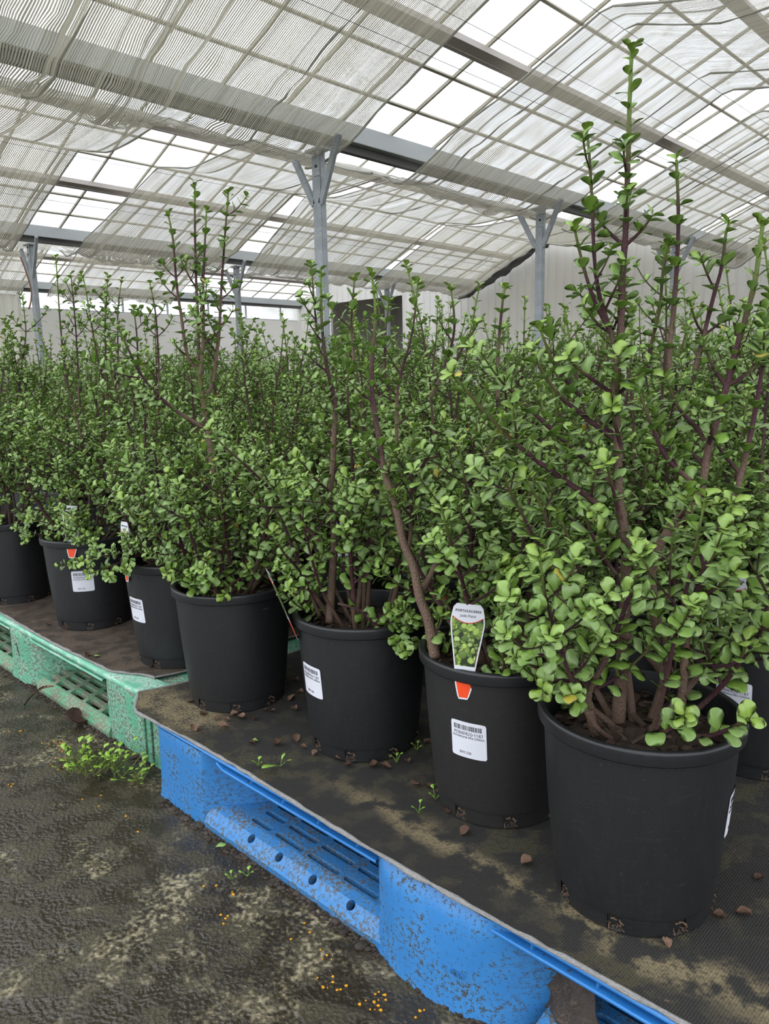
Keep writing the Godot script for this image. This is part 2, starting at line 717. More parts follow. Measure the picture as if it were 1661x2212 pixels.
# one pitch of the roof: from the gutter at b = gb up to the ridge, on the side sgn (+1 rises with b)
func roof_slope(gb: float, sgn: float, first_bar: float, fine: bool) -> void:
	var o := thing("ceiling", "sloping glass roof pitch with rusty glazing bars and steel purlins above the screens", "roof", FRAME, "glass roof pitches", "structure")
	var up := Vector3(0, 1, SLOPE * sgn).normalized()      # normal of the pitch, local z = -b
	var xdir := Vector3(1, 0, 0)
	var zdir := xdir.cross(up)
	var basis := Basis(xdir, up, zdir)
	var at := func(a: float, t: float, h: float) -> Vector3:
		return P(a, gb + sgn * t, ROOF_EDGE + SLOPE * t) + up * h
	var rows := [0.03, 0.41, 0.83, 1.17, 1.70, 2.16, 2.50, 3.10] if fine else [0.03, 0.60, 1.17, 1.85, 2.50, 3.10]
	var bars := []
	var a := first_bar
	while a > FRONT_A + 0.7:
		a -= 0.62
	while a < WALL_A:
		bars.append(a)
		a += 0.62
	var mb := MB.new()
	for x in bars:
		mb.beam(at.call(x, 0.0, 0.0), at.call(x, HALF - 0.01, 0.0), 0.022, 0.030, up)
	part("glazing_bars", mb.mesh(M.bar, false), o).set_meta("kind", "stuff")
	var edges := [FRONT_A]
	for i in bars.size():
		var x: float = bars[i]
		if (fine and x > 1.2) or i % 4 == 0:
			edges.append(x)
	edges.append(WALL_A)
	for i in edges.size() - 1:
		var w: float = edges[i + 1] - edges[i]
		if w < 0.1:
			continue
		for j in rows.size() - 1:
			var l: float = (rows[j + 1] - rows[j]) * sqrt(1.0 + SLOPE * SLOPE)
			var mid: Vector3 = at.call((edges[i] + edges[i + 1]) * 0.5, (rows[j] + rows[j + 1]) * 0.5, 0.012)
			part("pane", pane_mesh(w - 0.006, l - 0.012, edges[i + 1] < 1.4), o, Transform3D(basis, mid))  # out-of-view panes near the aisle get the clearer glass, to brighten the bench
	for j in range(1, rows.size() - 1):
		var big := absf(rows[j] - 1.17) < 0.02 or absf(rows[j] - 2.5) < 0.02
		mb = MB.new()
		if big:
			mb.beam(at.call(FRONT_A, rows[j], -0.055), at.call(WALL_A, rows[j], -0.055), 0.085, 0.07, up)
			mb.beam(at.call(FRONT_A, rows[j] - 0.05, -0.09), at.call(WALL_A, rows[j] - 0.05, -0.09), 0.03, 0.02, up)
			part("purlin", mb.mesh(M.purlin, false), o)
		else:
			mb.beam(at.call(FRONT_A, rows[j], -0.005), at.call(WALL_A, rows[j], -0.005), 0.026, 0.020, up)
			part("glazing_strip", mb.mesh(M.bar, false), o)


func roof() -> void:
	for k in GUTTERS.size():
		var gb: float = GUTTERS[k]
		if k > 0:
			roof_slope(gb, -1.0, [5.57, 5.57, 5.57, 5.15, 5.15][k], k >= 2)
		if k < GUTTERS.size() - 1:
			roof_slope(gb, 1.0, 5.57, false)
		var o := thing("trim_%d" % (k + 1), "pale steel rain gutter running along the valley of the glass roof", "gutter", FRAME, "roof gutters", "structure")
		var mb := MB.new()
		var y0 := ROOF_EDGE
		for s in [-1.0, 1.0]:
			mb.beam(P(FRONT_A, gb + s * 0.10, y0 - 0.05), P(WALL_A, gb + s * 0.10, y0 - 0.05), 0.006, 0.15)
		mb.beam(P(FRONT_A, gb, y0 - 0.125), P(WALL_A, gb, y0 - 0.125), 0.2, 0.006)
		part("trough", mb.mesh(M.gutter, false), o)
		mb = MB.new()
		mb.beam(P(FRONT_A, gb, y0 - 0.165), P(WALL_A, gb, y0 - 0.165), 0.06, 0.07)
		part("beam", mb.mesh(M.purlin_dark, false), o)
	for k in GUTTERS.size() - 1:
		var rb: float = GUTTERS[k] + HALF
		var mb := MB.new()
		mb.beam(P(FRONT_A, rb, ROOF_EDGE + SLOPE * HALF + 0.01), P(WALL_A, rb, ROOF_EDGE + SLOPE * HALF + 0.01), 0.09, 0.05)
		whole("trim_%d" % (k + 11), mb.mesh(M.purlin, false), "steel ridge cap along the peak of the glass roof", "ridge", FRAME, "roof ridges", "structure")


const POST_A := [-2.60, 1.02, 4.73, 8.29, 12.15]


func posts() -> void:
	var proto: Node3D
	for gk in [1, 2, 3]:
		for a in POST_A:
			if gk == 1 and a < 5.0:
				continue
			var xf := Transform3D(FRAME.basis, L(a, GUTTERS[gk]))
			var nth: String = ["fifth", "fourth", "third", "second", "first"][POST_A.find(a)]
			var valley: String = ["", "on the aisle side", "behind the bench", "in the farthest valley"][gk]
			var label := "Y-braced galvanised steel post %s, %s from the cream end wall" % [valley, nth]
			var group := "Y-braced roof posts"
			if proto:
				dup(proto, "steel_post", xf, label, group)
				continue
			proto = thing("steel_post", label, "post", xf, group)
			var h := ROOF_EDGE - 0.25
			var mb := MB.new()
			mb.bbox(Transform3D(Basis.IDENTITY, Vector3(0, h * 0.5, 0)), Vector3(0.075, h, 0.10), 0.006)
			mb.box(Transform3D(Basis.IDENTITY, Vector3(0, h * 0.5, 0.052)), Vector3(0.05, h, 0.004))
			part("column", mb.mesh(M.galv, false), proto)
			for s in [-1.0, 1.0]:
				mb = MB.new()
				mb.beam(Vector3(-0.02, h - 0.44, s * 0.045), Vector3(-0.02, h - 0.02 + (0.10 if s > 0 else 0.0), s * 0.29), 0.055, 0.035, Vector3.RIGHT)
				part("brace", mb.mesh(M.galv, false), proto)
			mb = MB.new()
			mb.bbox(Transform3D(Basis.IDENTITY, Vector3(-0.041, h - 0.09, 0.02)), Vector3(0.008, 0.24, 0.075), 0.002)
			part("bracket_plate", mb.mesh(M.galv, false), proto)
			for yy in [-0.03, -0.13]:
				mb = MB.new()
				mb.lathe(PackedVector2Array([Vector2(0.013, 0), Vector2(0.013, 0.008), Vector2(0.0, 0.008)]), 10, Transform3D(Basis(Vector3.FORWARD, -PI / 2), Vector3(-0.045, h + yy, 0.02)))
				part("bolt", mb.mesh(M.bolt), proto)
			mb = MB.new()
			mb.box(Transform3D(Basis.IDENTITY, Vector3(0, h + 0.01, 0)), Vector3(0.12, 0.02, 0.22))
			part("head_plate", mb.mesh(M.galv, false), proto)


# height of the drawn screen above ground, t metres past a gutter
const PROFILE := [[0.22, 2.47], [0.5, 2.55], [2.12, 3.20], [2.9, 3.17], [3.4, 3.16], [4.12, 3.29], [5.3, 2.80], [5.85, 2.55], [6.12, 2.40], [6.32, 2.36], [6.52, 2.43]]


func profile(t: float) -> float:
	for i in PROFILE.size() - 1:
		if t <= PROFILE[i + 1][0]:
			var f: float = inverse_lerp(PROFILE[i][0], PROFILE[i + 1][0], t)
			return lerpf(PROFILE[i][1], PROFILE[i + 1][1], f) + TOP
	return PROFILE[-1][1] + TOP


var screen_n := 0


func screen(gk: int, a0: float, a1: float, label: String, slant0 := 0.0, slant1 := 0.0, tone := 1.0) -> void:
	screen_n += 1
	var gb: float = GUTTERS[gk]
	var o := thing("shade_screen", label, "shade screen", FRAME, "", "")
	var wave := noise(500 + screen_n, 0.5, 3)
	var ruck := noise(600 + screen_n, 1.3, 2)
	var near := gk == 1
	var pitch := 0.0155 if near else (0.021 if gk == 2 else 0.03)
	var n := int((a1 - a0) / pitch)
	var ts := []
	var t := 0.22
	var t_end := 6.1 if gk == 3 else 6.52
	while t < t_end:
		ts.append(t)
		t += 0.11 if near else 0.17
	ts.append(t_end)
	var at := func(u: float, tt: float) -> Vector3:
		var s := clampf((tt - 4.1) / 2.4, 0, 1)
		var lo := a0 + slant0 * s
		var hi := a1 + slant1 * s
		var a := lerpf(lo, hi, u)
		var pocket := sm(4.9, 6.2, tt)
		var fold := wave.get_noise_2d(a * 1.6, tt * 0.45)
		var fold2 := ruck.get_noise_2d(a * 3.0, tt * 1.5 + 40.0)
		var y := profile(tt) + fold * (0.030 + 0.09 * pocket) + fold2 * (0.003 + 0.045 * pocket)
		# the flat of the screen sags between its wires
		y -= 0.10 * sin(PI * clampf((tt - 2.12) / 2.0, 0, 1)) * (0.5 + 0.5 * sin(a * 2.1))
		var da := wave.get_noise_2d(a * 1.4 + 90.0, tt * 1.3) * (0.008 + 0.04 * pocket) + ruck.get_noise_2d(tt * 3.0, a * 2.0) * (0.0005 + 0.03 * pocket)
		return P(a + da, gb + tt, y)
	var mb := MB.new()
	var r := RandomNumberGenerator.new()
	r.seed = 900 + screen_n
	for i in n:
		var u := (i + 0.5) / n
		var wid := pitch / (a1 - a0) * ((0.66 if near else 0.74) + 0.12 * wave.get_noise_2d(u * 60.0, 5.0) + r.randf_range(-0.05, 0.05))
		var g := (0.84 + r.randf_range(-0.16, 0.16)) * tone
		var col := Color(g, g * 0.99, g * 0.95)
		if r.randf() < 0.035:
			wid *= 1.7
		var prev := -1
		for tt in ts:
			var p: Vector3 = at.call(u - wid * 0.5, tt)
			var q: Vector3 = at.call(u + wid * 0.5, tt)
			var k := mb.vert(p, col)
			mb.vert(q, col)
			if prev >= 0:
				mb.quad_i(prev, prev + 1, k + 1, k)
			prev = k
	var body := part("screen_cloth", mb.mesh(M.screen), o)
	body.set_meta("kind", "stuff")
	for u in [0.0, 1.0]:
		mb = MB.new()
		var pts := PackedVector3Array()
		var rad := PackedFloat32Array()
		for tt in ts:
			pts.append(at.call(u, tt) + Vector3(0, -0.006, 0))
			rad.append(0.010 + 0.005 * ruck.get_noise_1d(tt * 4.0))
		mb.tube(pts, rad, 6)
		part("hem", mb.mesh(M.screen_hem), o)
	# gathered folds along the slope, as hanging pleats
	for k in (2 if near else 1):
		var u := r.randf_range(0.15, 0.85)
		mb = MB.new()
		var pts := PackedVector3Array()
		var rad := PackedFloat32Array()
		for tt in ts:
			if tt > 2.2:
				pts.append(at.call(u + 0.006 * sin(tt * 1.7 + k), tt) + Vector3(0, -0.008, 0))
				rad.append(0.007 + 0.006 * ruck.get_noise_1d(tt * 3.0 + k * 9.0))
		mb.tube(pts, rad, 5)
		part("pleat", mb.mesh(M.screen_hem), o)


func screens() -> void:
	# over the bench (the span in front), bay by bay
	screen(1, 1.15, 4.82, "striped shade screen over the bench ending at the first post with Y braces", 0, 0)
	screen(1, 5.85, 8.36, "striped shade screen over the bench between the first and second Y-braced posts", 0, 0.12)
	screen(1, 9.24, 11.9, "striped shade screen over the bench past the second Y-braced post", 0, 0)
	screen(1, 12.2, 14.75, "striped shade screen over the bench against the cream end wall", 0, 0)
	screen(2, 0.9, 4.56, "grey shade screen in the middle span ending at the far post with a brown hose", 0, -0.14)
	screen(2, 5.62, 7.9, "grey shade screen in the middle span with rumpled edge between two glass strips", -0.35, 0)
	screen(2, 8.12, 11.40, "grey shade screen in the middle span with one dark lengthwise fold", 0.35, 0)
	screen(2, 11.62, 14.75, "grey shade screen in the middle span hung against the end wall", 0, 0)
	screen(3, 1.5, 6.9, "pale shade screen in the farthest span before the hanging side curtain", 0, 0)
	screen(3, 7.5, 10.6, "pale shade screen in the farthest span beside the clear glass", 0, 0)
	screen(0, 9.24, 12.0, "striped shade screen across the span beyond the bench valley", 0, 0)
	screen(0, 12.2, 14.75, "striped shade screen across the outer span by the end wall", 0, 0)


func wires() -> void:
	for w in [[1, 4.12, -0.03], [1, 4.62, -0.02], [1, 4.95, -0.02], [1, 2.12, -0.03], [2, 4.12, -0.03], [2, 5.0, -0.02], [2, 2.12, -0.03], [3, 4.12, -0.03], [0, 4.12, -0.03]]:
		var gb: float = GUTTERS[w[0]]
		var mb := MB.new()
		var pts := PackedVector3Array()
		var rad := PackedFloat32Array()
		for i in 9:
			var a := lerpf(FRONT_A + 0.1, WALL_A - 0.06, i / 8.0)
			pts.append(P(a, gb + w[1], profile(w[1]) + w[2] - 0.05))
			rad.append(0.0022)
		mb.tube(pts, rad, 5)
		whole("support_wire", mb.mesh(M.wire), "thin steel wire stretched along the house under the shade screens", "wire", FRAME, "screen support wires")


func ribbed_sheet(w: float, h: float, ribs: int) -> Mesh:
	var mb := MB.new()
	var xs := []
	var p := w / ribs
	for i in ribs:
		for q in [[0.0, 0.0], [0.60, 0.0], [0.68, 0.028], [0.86, 0.028], [0.94, 0.0]]:
			xs.append([i * p + q[0] * p, q[1]])
	xs.append([w, 0.0])
	for i in xs.size() - 1:
		mb.quad(Vector3(xs[i][1], 0, -xs[i][0]), Vector3(xs[i][1], h, -xs[i][0]), Vector3(xs[i + 1][1], h, -xs[i + 1][0]), Vector3(xs[i + 1][1], 0, -xs[i + 1][0]))
	mb.box(Transform3D(Basis.IDENTITY, Vector3(0.05, h * 0.5, -w * 0.5)), Vector3(0.03, h, w))
	return mb.mesh(M.sheet, false)


func walls() -> void:
	# end wall of cream ribbed sheet; dark doorway in it
	var o := thing("wall_back", "cream ribbed metal end wall of the glasshouse with a dark doorway", "wall", FRAME, "", "structure")
	var d0 := 13.7
	var d1 := 16.45
	var low := ribbed_sheet(0.8, 4.3, 4)
	var b := -7.2
	var hd := ribbed_sheet(d1 - d0, 4.3 - 2.7, 12)
	while b < 19.4:
		if b < d1 and b + 0.8 > d0:
			if b + 0.01 < d0:
				part("panel", ribbed_sheet(d0 - b, 4.3, 3), o, Transform3D(Basis.IDENTITY, P(WALL_A, b, 0)))
			part("panel", hd, o, Transform3D(Basis.IDENTITY, P(WALL_A, d0, 2.7)))
			b = d1
			continue
		part("panel", low, o, Transform3D(Basis.IDENTITY, P(WALL_A, b, 0)))
		b += 0.8
	# the shed behind the doorway
	var mb := MB.new()
	var c := (d0 + d1) * 0.5
	mb.box(Transform3D(Basis.IDENTITY, P(WALL_A + 4.0, c, 1.6)), Vector3(0.1, 3.2, 5.0))
	for s in [-1.0, 1.0]:
		mb.box(Transform3D(Basis.IDENTITY, P(WALL_A + 2.1, c + s * 2.5, 1.6)), Vector3(4.0, 3.2, 0.1))
	mb.box(Transform3D(Basis.IDENTITY, P(WALL_A + 2.1, c, 3.2)), Vector3(4.0, 0.1, 5.0))
	part("shed_shell", mb.mesh(M.sheet, false), o)
	# black netting bunched along the end of the screens
	var nt := thing("dark_netting", "black netting bunched along the sloping end of a screen at the end wall", "netting", FRAME)
	mb = MB.new()
	for side in 2:
		for i in 25:
			var t := lerpf(3.9, 6.35, i / 24.0)
			var drop := 0.05 + 0.13 * sin(PI * i / 24.0) + 0.02 * sin(i * 1.9)
			for j in 5:
				var f := j / 4.0
				mb.vert(P(14.74 + 0.035 * sin(i * 1.3 + j * 1.7) - 0.006 * side, GUTTERS[2] + t, profile(t) - 0.02 - drop * f))
	for i in 24:
		for j in 4:
			var q := i * 5 + j
			mb.quad_i(q, q + 1, q + 6, q + 5)
			mb.quad_i(125 + q, 130 + q, 131 + q, 126 + q)
	part("fold", mb.mesh(M.dark_net), nt)
	# far side wall: clear upper lights above white sheet, and the curtain in front of it
	var side := thing("wall_left", "pale side wall of the glasshouse behind a hanging curtain", "wall", FRAME, "", "structure")
	mb = MB.new()
	mb.box(Transform3D(Basis.IDENTITY, P((7.0 + WALL_A) * 0.5, 17.95, 1.15)), Vector3(WALL_A - 7.0, 2.3, 0.08))
	mb.box(Transform3D(Basis.IDENTITY, P((FRONT_A + 7.0) * 0.5, 17.95, 0.3)), Vector3(7.0 - FRONT_A, 0.6, 0.08))
	part("lower_sheet", mb.mesh(M.sheet, false), side)
	var aa := FRONT_A
	while aa < WALL_A - 0.1:
		var low_y := 0.62 if aa < 6.4 else 2.33
		part("pane", pane_mesh(1.20, 2.76 - low_y), side, Transform3D(Basis(Vector3.RIGHT, PI / 2), P(aa + 0.614, 17.95, (low_y + 2.76) * 0.5)))
		mb = MB.new()
		mb.box(Transform3D(Basis.IDENTITY, P(aa, 17.95, (low_y + 2.8) * 0.5)), Vector3(0.04, 2.8 - low_y, 0.05))
		part("mullion", mb.mesh(M.gutter, false), side)
		aa += 1.228
	mb = MB.new()
	for y in [2.30, 2.80]:
		mb.beam(P(FRONT_A, 17.95, y), P(WALL_A, 17.95, y), 0.07, 0.05)
	part("rail", mb.mesh(M.gutter, false), side)
	var cur := thing("side_curtain", "pale grey curtain hanging in upright folds in front of the side wall", "curtain", FRAME)
	mb = MB.new()
	var prev := -1
	var fold := noise(777, 0.6, 3)
	for i in 241:
		var a := lerpf(0.5, 6.9, i / 240.0)
		var off := 0.06 * sin(a * 14.0) + 0.10 * fold.get_noise_1d(a * 6.0)
		var g := 0.9 + 0.1 * fold.get_noise_1d(a * 40.0)
		var i0 := mb.vert(P(a, 17.6 + off, 2.55), Color(g, g, g * 0.98))
		mb.vert(P(a, 17.6 + off * 1.3, 0.25), Color(g, g, g * 0.98))
		if prev >= 0:
			mb.quad_i(prev, prev + 1, i0 + 1, i0)
		prev = i0
	var cm: StandardMaterial3D = M.screen.duplicate()
	cm.backlight = srgb(245, 243, 236)
	cm.albedo_color = srgb(232, 230, 222)
	part("curtain_cloth", mb.mesh(cm), cur)
	# glazed walls behind and beside the camera
	for w in 2:
		var g := thing("wall_front" if w == 0 else "wall_right", "glazed outer wall of the glasshouse on steel mullions" + (" behind the aisle" if w == 0 else " beside the aisle"), "wall", FRAME, "", "structure")
		mb = MB.new()
		var n := 20 if w == 0 else 17
		for i in n:
			var f0 := float(i) / n
			var f1 := float(i + 1) / n
			var p0 := P(FRONT_A, lerpf(-7.2, 17.9, f0), 0) if w == 0 else P(lerpf(FRONT_A, WALL_A, f0), -7.25, 0)
			var p1 := P(FRONT_A, lerpf(-7.2, 17.9, f1), 0) if w == 0 else P(lerpf(FRONT_A, WALL_A, f1), -7.25, 0)
			var wid := p0.distance_to(p1)
			var bs := Basis(Vector3.UP, PI / 2 if w == 0 else 0.0) * Basis(Vector3.RIGHT, PI / 2)
			part("pane", pane_mesh(wid - 0.03, 2.0, true), g, Transform3D(bs, (p0 + p1) * 0.5 + Vector3(0, 1.65, 0)))  # unseen panes made clearer to let in extra daylight
			mb.beam(p0, p0 + Vector3(0, 4.1 if w == 0 else 2.8, 0), 0.05, 0.05, Vector3.RIGHT)
		var e0 := P(FRONT_A, -7.2, 0) if w == 0 else P(FRONT_A, -7.25, 0)
		var e1 := P(FRONT_A, 17.9, 0) if w == 0 else P(WALL_A, -7.25, 0)
		mb.beam(e0 + Vector3(0, 0.3, 0), e1 + Vector3(0, 0.3, 0), 0.08, 0.62)
		mb.beam(e0 + Vector3(0, 2.7, 0), e1 + Vector3(0, 2.7, 0), 0.06, 0.08)
		part("frame", mb.mesh(M.gutter, false), g)


func ground() -> void:
	var mb := MB.new()
	mb.box(Transform3D(Basis.IDENTITY, Vector3(4, -0.1, -6)), Vector3(70, 0.2, 60))
	whole("floor", mb.mesh(M.ground, false), "wet algae-stained concrete floor with sandy grit", "floor", FRAME, "", "structure")


# ---------------------------------------------------------------- pallets and mats
# pallet frame: x inward from the front edge, s along the front edge (towards +b), y up
func Q(x: float, s: float, y: float) -> Vector3:
	return Vector3(x, y, -s)


# upright wall following a plan outline [x, s], flared at the foot, rounded at the top edge
func leg_shell(plan: Array, y0: float, y1: float, m: Material, flare := 1.05) -> Mesh:
	var mb := MB.new()
	var n := plan.size()
	var c := Vector2.ZERO
	for p in plan:
		c += Vector2(p[0], p[1]) / n
	var rings := [[y0, flare], [y0 + 0.010, flare * 0.985], [y0 + 0.03, 1.005], [y0 + 0.06, 1.0], [y1 - 0.02, 1.0], [y1 - 0.008, 0.998], [y1, 0.995]]
	for i in rings.size():
		for p in plan:
			var q: Vector2 = c + (Vector2(p[0], p[1]) - c) * rings[i][1]
			var t: float = clampf((y1 - rings[i][0]) / (y1 - y0), 0, 1)
			mb.vert(Q(maxf(q.x, lerpf(-0.0025, -0.03, pow(t, 0.6))), q.y, rings[i][0]))
	for i in rings.size() - 1:
		for k in n - 1:
			var a := i * n + k
			mb.quad_i(a, a + 1, a + n + 1, a + n)
	return mb.mesh(m)


func arc_plan(pts: Array, rounds: int) -> Array:
	# smooth an open outline by corner cutting
	var p := pts
	for r in rounds:
		var q := [p[0]]
		for i in p.size() - 1:
			q.append([lerpf(p[i][0], p[i + 1][0], 0.25), lerpf(p[i][1], p[i + 1][1], 0.25)])
			q.append([lerpf(p[i][0], p[i + 1][0], 0.75), lerpf(p[i][1], p[i + 1][1], 0.75)])
		q.append(p[-1])
		p = q
	return p


# bottom deck between two legs with a rounded nose and slots cut through it
func bottom_deck(parent: Node, s0: float, s1: float, slots: Array, holes: Array, m: Material) -> void:
	var root := CSGPolygon3D.new()
	root.name = "bottom_deck"
	# section in (x, y), pulled along s
	root.polygon = PackedVector2Array([Vector2(-0.008, 0.0), Vector2(-0.009, 0.010), Vector2(-0.004, 0.020), Vector2(0.005, 0.027), Vector2(0.018, 0.030), Vector2(0.60, 0.030), Vector2(0.60, 0.018), Vector2(0.02, 0.018), Vector2(0.008, 0.012), Vector2(0.004, 0.0)])
	root.mode = CSGPolygon3D.MODE_DEPTH
	root.depth = s1 - s0
	root.material = m
	root.position = Vector3(0, 0, -s0)
	parent.add_child(root, true)
	for sl in slots:   # [x, s centre, width, length, skew]
		var w: float = sl[2] * 0.5
		var l: float = sl[3] * 0.5
		var r: float = minf(w, sl[4])
		var poly := PackedVector2Array()
		for k in 4:
			var cx: float = (w - r) * [1, -1, -1, 1][k]
			var cy: float = (l - r) * [1, 1, -1, -1][k]
			for j in 4:
				var an := PI / 2 * k + PI / 2 * j / 3.0
				poly.append(Vector2(cx + r * cos(an), cy + r * sin(an)))
		var cut := CSGPolygon3D.new()
		cut.operation = CSGShape3D.OPERATION_SUBTRACTION
		cut.polygon = poly
		cut.depth = 0.05
		cut.material = m
		# polygon x -> x, polygon y -> -z (s); depth runs along -z of the cutter, turned to point down
		cut.transform = Transform3D(Basis(Vector3(1, 0, 0), Vector3(0, 0, -1), Vector3(0, 1, 0)), Vector3(sl[0], 0.05, -(sl[1] - s0)))
		cut.name = "slot_cut"
		root.add_child(cut, true)
	for h in holes:
		var cut := CSGCylinder3D.new()
		cut.operation = CSGShape3D.OPERATION_SUBTRACTION
		cut.radius = 0.0065
		cut.height = 0.06
		cut.sides = 14
		cut.material = m
		cut.transform = Transform3D(Basis(Vector3.FORWARD, -0.7), Vector3(0.0025, 0.022, -(h - s0)))
		cut.name = "hole_cut"
		root.add_child(cut, true)


# front rail: lip above, flange below, gussets between
func rail(parent: Node, spans: Array, half: float, lip: float, m: Material, step: float) -> void:
	var mb := MB.new()
	# rounded upper lip as a swept section
	var sec := [[0.050, TOP - 0.001], [0.004, TOP - 0.001], [-0.001, TOP - 0.002], [-0.003, TOP - 0.0045], [-0.003, TOP - lip + 0.002], [-0.001, TOP - lip], [0.014, TOP - lip]]
	for e in [-half, half]:
		for p in sec:
			mb.vert(Q(p[0], e, p[1]))
	for k in sec.size() - 1:
		mb.quad_i(k, k + sec.size(), k + sec.size() + 1, k + 1)
	mb.box(Transform3D(Basis.IDENTITY, Q(0.017, 0, TOP - 0.0115)), Vector3(0.006, 0.016, half * 2 - 0.01))
	part("edge_lip", mb.mesh(m), parent)
	for sp in spans:
		mb = MB.new()
		var y := TOP - 0.0205
		# flange whose ends curl up into the lip
		var pts := []
		for i in 5:
			pts.append([sp[1] + 0.016 - 0.016 * sin(PI / 2 * i / 4.0) + 0.0, y + 0.006 * (1.0 - sin(PI / 2 * i / 4.0))])
		pts.reverse()
		var path := [[sp[0], y]]
		for i in 6:
			path.append([lerpf(sp[0], sp[1], (i + 1) / 7.0), y])
		path.append_array(pts)
		for i in path.size():
			for q in [[-0.002, 0.0], [-0.0035, 0.0025], [-0.002, 0.005], [0.016, 0.003], [0.016, 0.0], [-0.002, 0.0]]:
				mb.vert(Q(q[0], path[i][0], path[i][1] + q[1]))
		for i in path.size() - 1:
			for k in 5:
				var a := i * 6 + k
				mb.quad_i(a, a + 1, a + 7, a + 6)
		part("lower_flange", mb.mesh(m), parent)
		var s: float = sp[0] + step * 0.5
		while s < sp[1] - 0.01:
			mb = MB.new()
			for e in [-0.0015, 0.0015]:
				for q in [[0.000, y + 0.004], [0.015, y + 0.003], [0.015, TOP - 0.006], [0.003, TOP - 0.008]]:
					mb.vert(Q(q[0], s + e, q[1]))
			mb.quad_i(0, 1, 2, 3)
			mb.quad_i(7, 6, 5, 4)
			mb.quad_i(0, 3, 7, 4)
			part("gusset", mb.mesh(m, false), parent)
			s += step


func top_deck(parent: Node, half: float, m: Material) -> void:
	var mb := MB.new()
	mb.box(Transform3D(Basis.IDENTITY, Q(0.60, 0, TOP - 0.010)), Vector3(1.11, 0.010, half * 2))
	part("top_deck", mb.mesh(m, false), parent)


func blue_pallet() -> void:
	var half := 0.58
	var o := thing("plastic_pallet", "mud-splashed bright blue plastic pallet under the black mat", "pallet", Transform3D(FRAME.basis, L(0.56, 0.47)))
	top_deck(o, half, M.blue)
	rail(o, [[0.093, 0.40], [-0.50, -0.015]], half, 0.0085, M.blue_rail, 0.07)
	# corner block (by the green pallet), round middle block and far block
	var corner := arc_plan([[0.30, 0.579], [0.0, 0.579], [-0.004, 0.578], [-0.006, 0.46], [-0.002, 0.452], [0.02, 0.435], [0.06, 0.40], [0.13, 0.37], [0.30, 0.36]], 2)
	corner.reverse()
	part("corner_leg", leg_shell(corner, 0.0, TOP - 0.008, M.blue, 1.03), o)
	var mid := arc_plan([[0.45, 0.10], [0.02, 0.098], [0.0, 0.094], [-0.010, 0.074], [-0.019, 0.035], [-0.019, -0.02], [-0.006, -0.07], [0.022, -0.105], [0.06, -0.13], [0.12, -0.14], [0.45, -0.14]], 2)
	mid.reverse()
	var ml := part("middle_leg", leg_shell(mid, 0.0, TOP - 0.008, M.blue, 1.035), o)
	var far := arc_plan([[0.30, -0.36], [0.13, -0.37], [0.06, -0.40], [0.02, -0.435], [-0.002, -0.452], [-0.006, -0.46], [-0.004, -0.578], [0.0, -0.579], [0.30, -0.579]], 2)
	far.reverse()
	part("corner_leg", leg_shell(far, 0.0, TOP - 0.008, M.blue, 1.03), o)
	# lettering cast into the middle leg
	var words := [["PAT. PEND.", 0.0075, -0.030, 0.046], ["MADE", 0.0065, 0.022, 0.036]]
	for w in words:
		var tm := text_mesh(w[0], w[1], 0.0012)
		tm.surface_set_material(0, M.blue)
		part("cast_lettering", tm, ml, Transform3D(Basis(Vector3.UP, -PI / 2), Q(-0.0172 if w[2] < 0 else -0.0165, w[2], w[3])))
	var slots := []
	var x := [0.027, 0.052, 0.074, 0.098, 0.12]
	for row in 5:
		for c in [[0.352, 0.044], [0.29, 0.060], [0.22, 0.062], [0.150, 0.060]]:
			slots.append([x[row], c[0], 0.0095, c[1], 0.0045])
	bottom_deck(o, 0.08, 0.448, slots, [0.344, 0.282, 0.213, 0.142], M.blue_dirty)
	slots = []
	for row in 5:
		for c in [-0.19, -0.26, -0.33, -0.40]:
			slots.append([x[row], c, 0.0095, 0.060, 0.0045])
	bottom_deck(o, -0.455, -0.12, slots, [-0.19, -0.26, -0.33, -0.40], M.blue_dirty)


